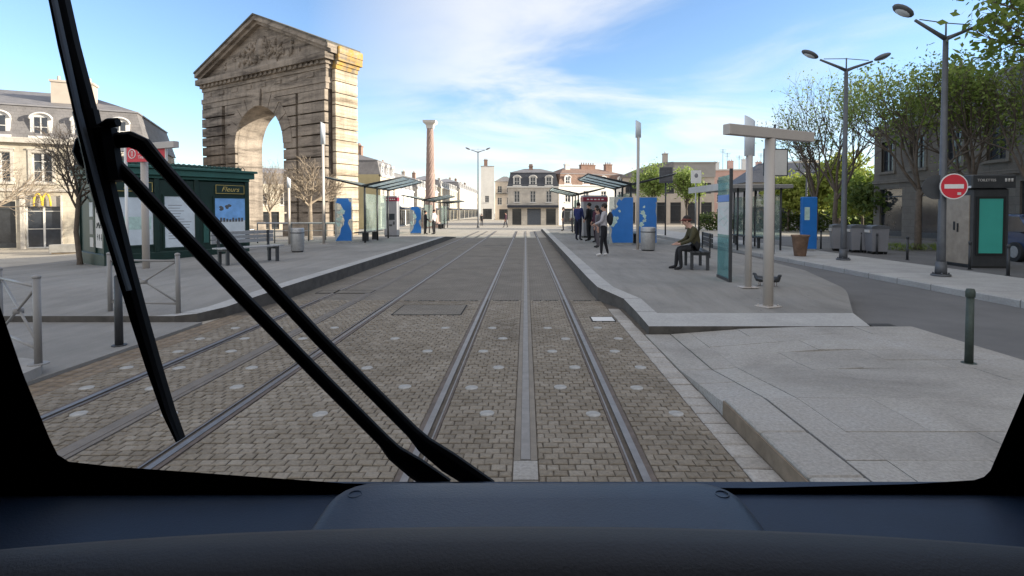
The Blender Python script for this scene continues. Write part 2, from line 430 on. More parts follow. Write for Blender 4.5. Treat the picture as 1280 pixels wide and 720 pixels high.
RL = ('polished rail under the tram, on the wiper side of the centre power strip', 'polished rail under the tram, on the gutter side of the centre power strip',
      'tram rail nearest the kerb by the green kiosk', 'tram rail of the empty neighbouring track , the one nearer the cab')
for i, rx in enumerate(RAILS):
    s = 1 if i in (0, 2) else -1          # the groove lies on the inner side
    m = MB(); y0, y1 = 1.2, 44
    def bx(a, b, z0, z1, mi): m.box(rx + min(s*a, s*b), rx + max(s*a, s*b), y0, y1, z0, z1, mi)
    bx(-.07, -.03, -.1, .004, 1); bx(-.03, .02, -.1, .009, 0); bx(.02, .058, -.1, -.012, 2); bx(.058, .070, -.1, .007, 0); bx(.070, .088, -.1, .004, 1)
    tag(obj('tram_rail', m, [M['steel'], M['railside'], M['groove']]), RL[i], 'rail', 'tram rails')
for i, sx in enumerate(STRIPS):
    m = MB(); m.box(sx - .08, sx - .035, 3.5, 44, -.1, .005, 0); m.box(sx + .035, sx + .08, 3.5, 44, -.1, .005, 0)
    y = 3.5
    while y < 44:
        m.box(sx - .033, sx + .033, y + .004, min(y + 8, 44) - .004, -.1, .008, 1); y += 8
    m.box(sx - .08, sx + .08, 3.24, 3.49, -.1, .006, 2); m.box(sx - .08, sx + .08, 1.2, 3.23, -.1, .004, 0)
    tag(obj('power_strip', m, [M['strip'] if i == 0 else M['stripdark'], M['stripmetal'] if i == 0 else M['stripdark'], M['slab']]), ('pale power strip running dead centre between the rails under the cab', 'dull power strip between the rails of the empty neighbouring track')[i], 'power rail')

DISC = 'small white round marker disc set flush in the cobbles of the tram tracks'
dm = MB(); dm.lathe([(.062, -.02), (.062, .008), (.057, .010), (.001, .011)], 20)
d0 = None
for k in range(6):
    Y = 4.32 + .64 * k; o = k % 2
    for xs in ((-.31, -.5), (.55, .34), (1.25, 1.06), (-1.72, -1.17), (-2.97, -2.78), (-3.73, -3.58), (-4.32, -4.2)):
        x = xs[o] + rng.uniform(-.02, .02)
        if d0 is None: d0 = tag(obj('marker_disc', dm, M['disc']), DISC, 'marker disc', 'white discs set in the cobbles'); d = d0
        else: d = dup(d0, (0,0,0))
        d.location = (x, Y + rng.uniform(-.02, .02), 0)

def cover(pxs, label, fill='track_slab', frame='groove'):
    (x0, y0), (x1, y1) = pxs
    m = MB(); t = .022
    m.box(x0, x1, y0, y0+t, -.03, .010, 0); m.box(x0, x1, y1-t, y1, -.03, .010, 0); m.box(x0, x0+t, y0+t, y1-t, -.03, .010, 0); m.box(x1-t, x1, y0+t, y1-t, -.03, .010, 0)
    m.box(x0+t, x1-t, y0+t, y1-t, -.03, .009, 1)
    return tag(obj('access_cover', m, [M[frame], M[fill]]), label, 'cover')
cover(((-2.2, 8.45), (-1.05, 9.35)), 'large square access cover in the cobbles between the two tracks')
cover(((1.02, 7.95), (1.40, 8.3)), 'small pale access cover between rail and gutter by the platform ramp', 'offwhite')
cover(((-4.35, 10.7), (-3.2, 11.1)), 'narrow access cover in the track next the kiosk platform')
def slot(x0, x1, Y, label, m='groove', w=.06):
    b = MB(); b.box(x0, x1, Y, Y+w, -.03, .006)
    for i in range(int((x1-x0)/.08)): b.box(x0+.08*i+.02, x0+.08*i+.06, Y+.01, Y+w-.01, .006, .0075, 1)
    return tag(obj('drain_slot', b, [M[m], M['iron']]), label, 'drain', 'drain slots across the tracks')
slot(-2.3, -.9, YC-.12, 'dark drain slot across the paving between the two tracks')
slot(-.62, -.13, YC-.08, 'dark drain slot on the wiper side of the centre power strip'); slot(.14, .62, YC-.08, 'dark drain slot between the centre power strip and the gutter-side rail')
slot(.9, 1.65, YC-.1, 'dark drain slot between the gutter-side rail and the raised platform')
slot(-2.3, -.95, 15.2, 'long pale joint line nearer the access cover', 'strip', .05); slot(-2.2, -1.1, 19.6, 'pale joint line half way along the tracks', 'strip', .06)
slot(-2.1, -.95, 25.5, 'dark joint line far along the tracks', 'iron', .08); slot(-.55, -.13, 16.9, 'short pale joint line beside the centre strip', 'strip', .06)

# ------------------------------------------------------------------ near pavement on the right
def pz(x, y):
    drop = max(0, min(1, (y - 4.28) / 1.22)); low = .012 + .105 * max(0, min(1, (x - 1.95) / 1.4))
    return .15 * (1 - drop) + low * drop
kb = MB(); y = 1.0
ks = [1.0, 1.6, 2.35, 3.0, 3.62, 4.28]
for a, b in zip(ks, ks[1:]): kb.bbox(1.65, 1.985, a+.003, b-.003, -.05, .151, .012)
for a, b in ((4.285, 4.9), (4.9, 5.5), (5.5, 6.3), (6.3, 7.1)): sett(kb, 1.645, 1.985, a+.004, b-.004, lambda x, y: pz(1.95, y) - (.035 if x < 1.8 else .0) * (1 - min(1, max(0, (y - 4.28) / 1.22))), .008, .25, 0)
struct('kerb', kb, M['slab'])
ks_ = MB(); ks_.box(1.636, 1.649, 1.0, 4.275, -.05, .128); struct('kerb', ks_, M['kerbside'])
pv = MB(); pv.sheet(lambda u, v: (1.99 + 3.33*v, .5 + 6.65*u, pz(1.99 + 3.33*v, .5 + 6.65*u) - .028), 60, 24); pv.face([(5.32,.5,-.1),(5.32,7.15,-.1),(5.32,7.15,.1),(5.32,.5,.1)])
struct('pavement', pv, M['slabjoint'], False)
ps = MB(); y = .8
sett(ps, 1.995, 2.25, .8, 1.5, pz, .006, .02)
for a, b in ((1.5,2.3),(2.3,3.2),(3.2,4.28),(4.28,4.9),(4.9,5.5),(5.5,6.3),(6.3,7.1)): sett(ps, 1.997, 2.25, a+.002, b-.002, pz, .005, .02, 0)
while y < 7.05:
    d = min(rng.choice((.34, .42, .5, .6)), 7.1 - y); x = 2.253
    for lim in (4.28, 5.5, 7.1):
        if y < lim - .001 and y + d > lim - .2: d = lim - y; break
    while x < 5.3:
        w = rng.uniform(.5, 1.15)
        if 5.3 - (x + w) < .3: w = 5.3 - x
        sett(ps, x + .0012, x + w - .0012, y + .0012, y + d - .0012, pz, .003, .02, 0); x += w
    y += d
struct('paving_slabs', ps, M['slab'])
gr = MB(); gx, gy = at(1103, 408, .1)
gr.box(gx-.17, gx+.17, gy-.12, gy+.12, .07, .113, 0)
for i in range(7): gr.box(gx-.15+.045*i, gx-.13+.045*i, gy-.1, gy+.1, .113, .116, 1)
tag(obj('drain_grate', gr, [M['groove'], M['iron']]), 'small dark square drain grate in the pale paving near the road', 'drain grate')

# ------------------------------------------------------------------ platforms
def lerp_tab(tab, t):
    for (a, va), (b, vb) in zip(tab, tab[1:]):
        if t <= b: return va + (vb - va) * max(0, (t - a)) / (b - a)
    return tab[-1][1]
RE = [(7.13, 1.70), (8.0, 1.71), (8.98, 1.70), (9.85, 1.37), (11, 1.35), (46, 1.35)]
RO = [(7.13, 4.75), (7.9, 5.0), (9.5, 5.9), (12.6, 6.8), (17, 7.2), (46, 7.2)]
RZ = [(7.13, .115), (7.9, .145), (8.98, .185), (9.85, .26), (43, .26), (46, .02)]
YS = [7.13, 7.4, 7.9, 8.4, 8.98, 9.3, 9.6, 9.85, 10.5, 11.5, 12.6, 14, 17, 20, 25, 30, 36, 43, 44.5, 46]
def rp(y, x):
    z = lerp_tab(RZ, y)
    return z
def platform(name, E, O, zf, ys, top, kw=.3):
    t = MB(); n = 10
    for a, b in zip(ys, ys[1:]):
        for j in range(n + 1):
            def X(y, k):
                e, o = lerp_tab(E, y), lerp_tab(O, y); sgn = 1 if o > e else -1
                return e if k == 0 else e + sgn*kw + (o - e - sgn*kw) * (k - 1) / n
            mi = 1 if j == 0 or b <= 7.95 and E is RE else 0
            P = [(X(a, j), a), (X(a, j+1), a), (X(b, j+1), b), (X(b, j), b)]
            t.face([(x, y, zf(y, x)) for x, y in P], mi, False)
        for T in (E, O):
            xa, xb = lerp_tab(T, a), lerp_tab(T, b)
            za, zb = zf(a, xa), zf(b, xb)
            ov = .0
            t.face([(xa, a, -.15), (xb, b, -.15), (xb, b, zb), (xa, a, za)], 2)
    for y in (ys[0], ys[-1]):
        e, o = lerp_tab(E, y), lerp_tab(O, y)
        for k in range(8):
            xa, xb = e + (o-e)*k/8, e + (o-e)*(k+1)/8
            t.face([(xa, y, -.15), (xb, y, -.15), (xb, y, zf(y, xb)), (xa, y, zf(y, xa))], 2)
    return struct(name, t, top)
def rz_(y, x):
    z = lerp_tab(RZ, y)
    return z
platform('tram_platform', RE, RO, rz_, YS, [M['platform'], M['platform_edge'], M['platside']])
LE = [(7.8, -5.3), (7.95, -5.05), (8.4, -4.86), (9.95, -4.6), (34, -4.55)]
LO = [(7.8, -15.5), (34, -15.5)]
LZ = [(7.8, .12), (8.4, .15), (9.95, .26), (29.5, .26), (34, .02)]
def lz_(y, x):
    z = lerp_tab(LZ, y); k = sstep(-9.5, -13.5, x)
    return z * (1 - k) + .03 * k
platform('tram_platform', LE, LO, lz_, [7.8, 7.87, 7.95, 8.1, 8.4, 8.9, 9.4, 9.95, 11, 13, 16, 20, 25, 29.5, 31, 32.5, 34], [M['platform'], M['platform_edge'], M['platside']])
# crossing and the raised corner on the near left
cr = MB(); cr.face([(-30,-2,.03),(-4.87,-2,.03),(-4.87,7.79,.03),(-30,7.79,.03)]); cr.face([(-4.87,-2,-.1),(-4.87,7.79,-.1),(-4.87,7.79,.03),(-4.87,-2,.03)])
struct('crossing', cr, M['platform'])
cn = MB(); cn.prism([(-4.875,-1.8),(-4.875,5.0),(-4.93,5.25),(-5.1,5.45),(-5.4,5.55),(-14,5.55),(-14,-1.8)], 'z', -.1, .125); struct('pavement', cn, M['kerb'])

# ------------------------------------------------------------------ road, island, far pavement on the right
rd = MB(); rd.face([(4.5, -20, .02), (8.62, -20, .02), (8.62, 60, .02), (4.5, 60, .02)]); struct('road', rd, M['asphalt'])
isl = MB(); isl.bbox(8.6, 8.9, -20, 46, -.1, .16, .02, 1); isl.box(8.902, 11.3, -20, 46, -.1, .156, 0); isl.bbox(11.302, 11.45, -20, 46, -.1, .16, .015, 1)
struct('traffic_island', isl, [M['platform_edge'], M['platform_edge']])
is2 = MB(); is2.box(11.452, 60, -40, 33, -.1, .10); struct('pavement', is2, M['asphalt'])
# ================================================================== THE ARCH
def arch():
    A = thing('triumphal_arch', 'tall weathered stone arch with a carved triangular pediment and rusticated piers', 'arch', (-26.96, 43.8, gz(-26.96, 43.8) - .05), R(-30))
    W, CX, RO_, SP, TOP = 15.2, 7.55, 3.0, 7.4, 10.9; D = 2.2
    rg = random.Random(5)
    def arcx(z, side, r=RO_):
        if z <= SP: return CX + side * r
        q = r*r - (z-SP)**2
        return CX + side * math.sqrt(max(q, 0))
    # core with the vault
    left = [(0.06, 0), (CX - RO_, 0)] + [(arcx(SP + RO_*math.sin(a), -1), SP + RO_*math.sin(a)) for a in (R(i*6) for i in range(16))] + [(CX, TOP), (0.06, TOP)]
    right = [(2*CX - x, z) for x, z in left]; right = [(min(x, W - .06), z) for x, z in right]
    core = MB()
    core.prism(left, 'y', .14, D); core.prism(right, 'y', .14, D)
    obj('core_wall', core, M['limestone'], A)
    # courses of the front
    fr = MB(); zs = [1.5]
    while zs[-1] < TOP - .4: zs.append(min(zs[-1] + .78, TOP))
    zs[-1] = TOP
    for za, zb in zip(zs, zs[1:]):
        a, b = za + .06, zb - .05
        def piece(x0, x1, dy=0):
            if x1 - x0 < .1: return
            fr.prism([(x0, a), (x1, a), (x1, b), (x0, b)], 'y', -.14 - dy, .16, 0)
        R2 = RO_ + .03
        lo = [(arcx(z, -1, R2), z) for z in (a, (a*2+b)/3, (a+2*b)/3, b)]; hi = [(2*CX - x, z) for x, z in lo]
        dy = rg.uniform(-.01, .02)
        piece(0.0, 2.85, dy); piece(W - 2.85, W, dy)
        if a < SP + R2 - .2:
            fr.prism([(3.2, a)] + lo + [(3.2, b)], 'y', -.08, .16); fr.prism([(W - 3.2, a)] + hi + [(W - 3.2, b)], 'y', -.08, .16)
        elif b > SP + R2 - .2:
            fr.prism([(3.2, a), (W-3.2, a), (W-3.2, b), (3.2, b)], 'y', -.08, .16)
    obj('stone_facing', fr, M['limestone'], A)
    vs = MB()
    for i in range(11):     # voussoirs with the keystone
        t0, t1 = R(180 * i / 11 + .6), R(180 * (i + 1) / 11 - .6); ro = 4.05 if i != 5 else 4.3
        vs.prism([(CX - 3.02*math.cos(t), SP + 3.02*math.sin(t)) for t in (t0, (t0+t1)/2, t1)] + [(CX - ro*math.cos(t), SP + ro*math.sin(t)) for t in (t1, t0)], 'y', -.12 if i != 5 else -.24, .14)
    obj('voussoir_ring', vs, M['limestone'], A)
    sd = MB(); z = 0.0
    sd.box(W - .4, W + .36, .5, D + .1, 0, 13.2, 1)
    while z < 12.3:
        h = .82; dj = rg.uniform(0, .03)
        sd.bbox(W + .1, W + .45 + dj, .4, D + .2, z + .03, z + h - .03, .03); z += h
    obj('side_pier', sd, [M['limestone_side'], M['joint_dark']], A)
    so_ = MB(); so_.box(-.36, .4, .5, D + .1, 0, 13.2, 1)
    for k in range(15): so_.bbox(-.45, -.1, .4, D + .2, k*.82 + .03, k*.82 + .79, .03)
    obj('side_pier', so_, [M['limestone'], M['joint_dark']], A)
    pl = MB(); pl.bbox(-.25, CX - RO_ - .02, -.25, D + .3, 0, 1.5, .05); obj('plinth', pl, M['limestone'], A)
    pl = MB(); pl.bbox(CX + RO_ + .02, W + .25, -.25, D + .3, 0, 1.5, .05)
    obj('plinth', pl, M['limestone'], A)
    en = MB()
    en.bbox(-.06, W + .06, -.08, D, TOP, TOP + .42, .02); en.bbox(-.1, W + .1, -.14, D, TOP + .42, TOP + .8, .02)
    en.bbox(-.02, W + .02, -.03, D, TOP + .8, 12.3, .02)
    for i in range(8): en.box(.4 + i*1.83, 1.2 + i*1.83, -.07 - .02*(i % 2), 0, TOP + .95, 12.15)
    obj('entablature', en, M['limestone'], A)
    co = MB()
    for k, (z0, z1, p) in enumerate(((12.3, 12.6, .10), (12.6, 12.85, .22), (12.85, 13.3, .45))):
        co.bbox(-p, W + p, -p, 1.2, z0, z1, .03); co.bbox(-.45 - p*.7, W + .45 + p*.7, .42, D + .15 + p*.6, z0, z1 + .03, .03, 1)
    for i in range(26): co.box(.05 + i*.58, .3 + i*.58, -.32, -.05, 12.62, 12.84)
    obj('cornice', co, [M['limestone'], M['lichen']], A)
    pd = MB(); H, HZ = 3.25, 13.3
    pd.prism([(-.55, HZ + .01), (W + .55, HZ + .01), (W/2, HZ + H + .16)], 'y', .22, D)
    obj('tympanum', pd, M['limestone'], A)
    rk = MB(); L = W/2 + .65
    for s in (1, -1):
        def lay(o0, o1, p, mi):
            P = [(W/2 + s*L, HZ + o0), (W/2, HZ + H + o0 + .12), (W/2, HZ + H + o1 + .12), (W/2 + s*L, HZ + o1)]
            rk.prism(P, 'y', -p, D + .3, mi)
        lay(-.02, .22, .12, 0); lay(.22, .55, .38, 0); lay(.55, .68, .46, 1)
    obj('raking_cornice', rk, [M['limestone'], M['roofstone']], A)
    at_ = MB(); at_.bbox(W - .3, W + .8, .45, D + .45, 13.335, 13.85, .06, 1)
    at_.box(-.3, W - .4, .6, D - .1, 13.3, 13.42, 1)
    obj('attic_block', at_, [M['limestone'], M['lichen']], A)
    rl = MB()      # carved figures round a shield
    for i in range(90):
        x = W/2 + rg.gauss(0, 2.2); hmax = HZ + .45 + (1 - abs(x - W/2)/8.0) * 1.9
        z = rg.uniform(HZ + .6, max(HZ + .7, hmax))
        if abs(x - W/2) > 4.8: continue
        MM = Matrix.Translation((x, .22, z)) @ Matrix.Rotation(rg.uniform(-1, 1), 4, 'Y')
        rl.ball((0, 0, 0), (rg.uniform(.07, .17), rg.uniform(.12, .26), rg.uniform(.14, .42)), 8, 5, 0, MM)
    rl.ball((W/2, .2, HZ + 1.6), (.6, .22, .8), 12, 6)
    obj('carved_trim', rl, M['limestone'], A)
arch()

# pink twisted column
t = thing('marble_column', 'slender pink marble column with a flared capital standing alone in the square', 'column', (-10.6, 58, gz(-10.6, 58)))
m = MB(); m.bbox(-1.1, 1.1, -1.1, 1.1, 0, .6, .05); m.bbox(-.8, .8, -.8, .8, .6, 1.4, .05); obj('pedestal', m, M['pink'], t)
m = MB(); rings = []
for i in range(41):
    z = 1.4 + 9.6 * i / 40; a0 = i * .21; s = .52 - .21 * i / 40
    rings.append([Vector((s*1.18*math.cos(a0 + q), s*1.18*math.sin(a0 + q), z)) for q in (R(j*90 + e) for j in range(4) for e in (-32, 0, 32))])
m.loft(rings, 0, True, True, False); obj('shaft', m, M['pink'], t)
m = MB(); m.loft([[Vector((r*x, r*y, z)) for x, y in ((-1,-1),(1,-1),(1,1),(-1,1))] for r, z in ((.36, 11.0), (.40, 11.35), (.68, 11.6), (.72, 11.85))], 0, True, True, False); obj('capital', m, M['offwhite'], t)

# ================================================================== BUILDINGS
def window_mesh(w, h, kind, frame, glass, rev=.16):
    m = MB(); f = .07
    if kind == 'shop':
        m.box(0, w, rev, rev+.03, 0, h, 1); n = max(1, round(w / 1.4))
        for i in range(n + 1): m.box(min(i*w/n, w - f), min(i*w/n + f, w), rev - .05, rev - .004, 0, h)
        m.box(0, w, rev - .052, rev - .006, h - .5, h - .42); m.box(0, w, rev - .055, rev - .003, 0, .3)
    elif kind == 'shutter':
        for i in range(int(h / .12)): m.box(0, w, rev - .02 - .015*(i % 2), rev + .03, i*.12, i*.12 + .118, 1)
    else:
        m.box(0, w, rev, rev+.03, 0, h, 1)
        for a, b in ((0, f), (w/2 - .05, w/2 + .05), (w - f, w)): m.box(a, b, rev - .05, rev - .004, 0, h)
        for z in (0, h - f, h*.36, h*.7): m.box(f, w - f, rev - .045, rev - .003, z, z + (f if z in (0, h - f) else .04))
        if kind == 'sill': m.box(-.1, w + .1, -.1, .06, -.12, 0)
        if kind == 'surround':
            for a, b in ((-.16, 0), (w, w + .16)): m.box(a, b, -.05, .05, -.1, h + .16, 2)
            m.box(-.16, w + .16, -.052, .05, h, h + .17, 2); m.box(-.22, w + .22, -.12, .06, -.14, 0, 2); m.box(-.2, w + .2, -.1, .05, h + .17, h + .26, 2)
    return m
_wc = {}
def facade(T, MX, L, H, wins, wall, thick=.3, frame='offwhite', surround='palestone', name='wall'):
    "wall of length L and height H in the local plane y=0 of matrix MX with true openings; wins: (x, z, w, h, kind)"
    xs = sorted({0.0, L} | {round(v, 3) for x, z, w, h, k in wins for v in (x, x + w)})
    zs = sorted({0.0, H} | {round(v, 3) for x, z, w, h, k in wins for v in (z, z + h)})
    m = MB()
    hole = lambda x, z: any(a < x < a + w and b < z < b + h for a, b, w, h, k in wins)
    for xa, xb in zip(xs, xs[1:]):
        for za, zb in zip(zs, zs[1:]):
            if not hole((xa+xb)/2, (za+zb)/2): m.face([MX @ Vector(p) for p in ((xa,0,za),(xb,0,za),(xb,0,zb),(xa,0,zb))])
    for x, z, w, h, k in wins:
        for P in (((x,0,z),(x,thick,z),(x,thick,z+h),(x,0,z+h)), ((x+w,0,z),(x+w,thick,z),(x+w,thick,z+h),(x+w,0,z+h)), ((x,0,z),(x+w,0,z),(x+w,thick,z),(x,thick,z)), ((x,0,z+h),(x+w,0,z+h),(x+w,thick,z+h),(x,thick,z+h))):
            m.face([MX @ Vector(p) for p in P])
    obj(name, m, M[wall], T)
    for x, z, w, h, k in wins:
        key = (round(w, 2), round(h, 2), k, frame, surround)
        if key not in _wc:
            g_ = 'shutter' if k == 'shutter' else 'shop' if k == 'shop' else 'pane'
            _wc[key] = window_mesh(w, h, k, frame, g_).mesh('window', [M[frame if k != 'shop' else 'darkmetal'], M[g_], M[surround]])
        o = bpy.data.objects.new('roller_shutter' if k == 'shutter' else 'shop_window' if k == 'shop' else 'window', _wc[key]); COL.objects.link(o)
        o.parent = T; o.matrix_local = MX @ Matrix.Translation((x, 0, z))
def row(x0, x1, n, z, w, h, kind):
    return [(x0 + (x1 - x0) * (i + .5) / n - w/2, z, w, h, kind) for i in range(n)]
def I4(): return Matrix.Identity(4)
def side_mx(x, y, rz): return Matrix.Translation((x, y, 0)) @ Matrix.Rotation(rz, 4, 'Z')
def hip_roof(T, x0, x1, y0, y1, z0, h, inset, m, name='roof', both=(True, True)):
    r = MB(); ym = (y0+y1)/2; i0 = inset if both[0] else 0; i1 = inset if both[1] else 0
    A = [(x0,y0,z0),(x1,y0,z0),(x1,y1,z0),(x0,y1,z0)]; r0, r1 = (x0+i0, ym, z0+h), (x1-i1, ym, z0+h)
    r.face([A[0],A[1],r1,r0]); r.face([A[2],A[3],r0,r1]); r.face([A[1],A[2],r1]); r.face([A[3],A[0],r0]); r.face(A)
    return obj(name, r, M[m], T)
def mansard(T, x0, x1, y0, y1, z0, h, inset, h2, m, m2, ridge=2.5):
    r = MB(); i = inset
    A = [(x0,y0,z0),(x1,y0,z0),(x1,y1,z0),(x0,y1,z0)]; B = [(x0+i,y0+i,z0+h),(x1-i,y0+i,z0+h),(x1-i,y1-i,z0+h),(x0+i,y1-i,z0+h)]
    r.loft([[Vector(p) for p in A], [Vector(p) for p in B]], 0, True, True, False)
    o = obj('mansard_roof', r, M[m], T)
    e = MB(); p = .08
    e.box(x0+i-p, x1-i+p, y0+i-p, y1-i+p, z0+h, z0+h+.09); obj('roof_edge', e, M['zinc'], T)
    hip_roof(T, x0+i, x1-i, y0+i, y1-i, z0+h+.09, h2, ridge, m2, 'upper_roof')
    return o
def dormer_mesh(w, h, arched=True):
    m = MB()
    pts = [(-w/2, 0), (w/2, 0), (w/2, h)] + ([(w/2*math.cos(a), h + w/2*.7*math.sin(a)) for a in (R(30), R(60), R(90), R(120), R(150))] if arched else []) + [(-w/2, h)]
    m.prism(pts, 'y', 0, 1.3, 0)
    iw = w*.30
    m.box(-iw, iw, -.012, .0, .22, h + (.12 if arched else -.15), 1)
    m.box(-.03, .03, -.03, -.012, .22, h + .1, 0); m.box(-iw, iw, -.028, -.012, h*.55, h*.55+.05, 0); m.box(-w/2-.08, w/2+.08, -.1, .1, -.06, .1, 0)
    if arched: m.tube([((w/2+.03)*math.cos(a), -.06, h + (w/2*.7+.03)*math.sin(a)) for a in (R(i*18) for i in range(11))], .07, 5, 0)
    return m
_dm = {}
def dormers(T, MX, xs, z, w, h, wallm='offwhite', y=0, arched=True):
    key = (w, h, wallm, arched)
    if key not in _dm: _dm[key] = dormer_mesh(w, h, arched).mesh('dormer', [M[wallm], M['pane']])
    for x in xs:
        o = bpy.data.objects.new('dormer', _dm[key]); COL.objects.link(o); o.parent = T; o.matrix_local = MX @ Matrix.Translation((x, y, z))
def chimney(T, x, y, z, w, d, h, m='brick', pots=3):
    c = MB(); c.box(x-w/2, x+w/2, y-d/2, y+d/2, z, z+h); c.box(x-w/2-.07, x+w/2+.07, y-d/2-.07, y+d/2+.07, z+h, z+h+.14)
    for i in range(pots): c.cyl(x - w/2 + w*(i+.5)/pots, y, z+h+.14, z+h+.5, .1, .08, 8)
    return obj('chimney', c, M[m], T)
def band(T, x0, x1, y0, y1, z0, z1, m, name='cornice'):
    b = MB(); b.bbox(x0, x1, y0, y1, z0, z1, .02); return obj(name, b, M[m], T)
def body(T, W, D, H, m, skip_front=True):
    "the walls that carry no modelled openings"
    b = MB()
    for P in (((W,0,0),(W,D,0),(W,D,H),(W,0,H)), ((W,D,0),(0,D,0),(0,D,H),(W,D,H)), ((0,D,0),(0,0,0),(0,0,H),(0,D,H))): b.face(P)
    b.face([(0,0,H),(W,0,H),(W,D,H),(0,D,H)])
    return obj('wall', b, M[m], T)

# --- corner building with the fast-food door, west
ang = R(25); x0, y0 = -32.3 - .906*9.4, 32 - .423*9.4
b = thing('corner_building', 'sunlit cream stone building with grey mansard roof and a yellow M over its door', 'building', (x0, y0, -.68), ang)
W, D, H = 16.7, 11, 6.9
sp = 2.0
wins = []
for i in range(8):
    xx = .35 + i*sp
    wins.append((xx + .57, 4.2, 1.0, 1.85, 'surround'))
    if i in (1, 2, 4, 5, 7): wins.append((xx + .35, 0.1, 1.4, 2.9, 'shop') if i != 5 else (xx + .2, 0.05, 1.75, 3.3, 'door'))
facade(b, I4(), W, H, [w if w[4] != 'door' else (w[0], w[1], w[2], w[3], 'plain') for w in wins], 'cream', .4)
body(b, W, D, H, 'cream')
band(b, -.1, W + .12, -.14, .1, 3.62, 3.8, 'palestone', 'string_course'); band(b, -.25, W + .3, -.32, .3, 6.62, 6.95, 'palestone')
mansard(b, -.12, W + .12, -.12, D, 6.95, 2.05, .55, 1.7, 'slategrey', 'slategrey', 4)
dormers(b, I4(), [.35 + i*sp + 1.07 for i in range(8)], 7.0, 1.05, 1.15, y=-.02)
chimney(b, 12.5, 2.2, 8.2, 2.2, 1.0, 2.7, 'beigewall', 4)
lg = MB()
for s in (-.21, .21):
    lg.tube([(s + .2*math.cos(a), 0, .78*math.sin(a) ** .8 if math.sin(a) > 0 else 0) for a in (R(i*15) for i in range(13))], .055, 6)
M['yellow'] = mat('yellow sign', (.75, .50, .03), .4)
o = obj('sign_logo', lg, M['yellow'], b); o.location = (.35 + 5*sp + 1.08, -.16, 2.70)
pp = MB(); pp.box(.35+5*sp+.2, .35+5*sp+1.95, .02, .14, 2.68, 3.36); obj('fanlight_panel', pp, M['greywall'], b)
ent = MB()
ent.box(.35+5*sp-.02, .35+5*sp+.2, -.1, .1, .02, 3.4); ent.box(.35+5*sp+1.95, .35+5*sp+2.02, -.1, .1, .02, 3.4); obj('door_surround', ent, M['palestone'], b)

# --- street of terraces receding on the west side of the square, facing east
def terrace(y0, L, x, Hh, mh, wall, n, label, shop=True, roofm='slategrey', arched=True, dz=0.0, fx=R(90), chim=2, wallside=None):
    "front faces +X: origin at its north... the end nearest the camera, running along +Y"
    T = thing('terraced_house', label, 'house', (x, y0, gz(x, y0) - .05), R(90), 'terraced houses along the far street beyond the column')
    wins = row(0, L, n, 3.75, 1.0, 1.75, 'sill')
    if Hh > 8: wins += row(0, L, n, 6.5, 1.0, 1.5, 'sill')
    wins += row(.3, L-.3, max(2, n//2), .1, (L-.6)/max(2, n//2) - .5, 2.7, 'shop')
    facade(T, I4(), L, Hh, wins, wall, .25); body(T, L, 9, Hh, wallside or wall)
    band(T, 0, L, -.2, .2, Hh - .25, Hh, 'offwhite'); band(T, .02, L-.02, -.5, .05, 2.95, 3.3, 'awning' if shop else 'offwhite', 'shop_fascia')
    mansard(T, .02, L-.02, 0.02, 9, Hh, mh, .5, 1.2, roofm, 'zinc' if L > 15 else roofm, 2.5)
    if arched is not None: dormers(T, I4(), [L*(i+.5)/n for i in range(n)], Hh + .1, 1.1, 1.0, 'white' if wall == 'whitewall' else 'offwhite', .1, arched)
    for i in range(chim): chimney(T, L*(i+.8)/(chim + .4), 4.5, Hh + mh, .9, .7, 1.9 + .5*(i % 2), 'brick' if i % 2 else 'beigewall', 3)
terrace(66, 8, -18.4, 6.9, 1.8, 'beigewall', 3, 'low beige terraced house with ochre end wall just beyond the stone arch', wallside='olive')
terrace(80, 20, -21.5, 6.4, 2.6, 'whitewall', 6, 'bright white terraced house with arched dormers behind the pink column')
terrace(101, 24, -21.0, 7.2, 1.6, 'palestone', 8, 'pale stone terraced row between the pink column and the double lamp')
terrace(126, 30, -20.5, 8.4, 1.6, 'cream', 9, 'cream terraced row with tall chimneys farther up the sunlit street', chim=3)
terrace(158, 60, -20, 9.5, 1.8, 'palestone', 10, 'most distant pale terraced row at the end of the sunlit street', chim=4)
t = thing('gable_building', 'tall plain white gable wall rising above the distant terraces', 'building', (-11.0, 128, -.5), R(4))
facade(t, I4(), 3.3, 13.2, [(.5, .2, 2.2, 2.6, 'shop'), (1.0, 4.4, 1.0, 1.6, 'sill')], 'whitewall'); body(t, 3.3, 12, 13.2, 'whitewall'); band(t, -.05, 3.35, -.08, 12.1, 13.2, 13.35, 'zinc', 'coping'); chimney(t, 1.2, 2, 13.3, .9, .8, 1.5)
t = thing('narrow_house', 'narrow shaded house with balconies tucked between white gable and corner building', 'house', (-7.6, 130, -.5), 0, None)
facade(t, I4(), 4.6, 9.6, row(0, 4.6, 2, 3.8, 1.1, 1.8, 'sill') + row(0, 4.6, 2, 6.8, 1.1, 1.7, 'sill') + row(0, 4.6, 1, .1, 2.6, 2.6, 'shop'), 'beigewall'); body(t, 4.6, 10, 9.6, 'beigewall'); hip_roof(t, -.2, 4.8, -.2, 10, 9.6, 1.6, 2, 'slategrey')
m = MB(); m.box(.3, 4.3, -.6, 0, 6.55, 6.67)
for i in range(14): m.box(.3 + i*.29, .33 + i*.29, -.6, -.56, 6.67, 7.5)
m.box(.3, 4.3, -.61, -.56, 7.5, 7.55); obj('balcony', m, M['darkmetal'], t)

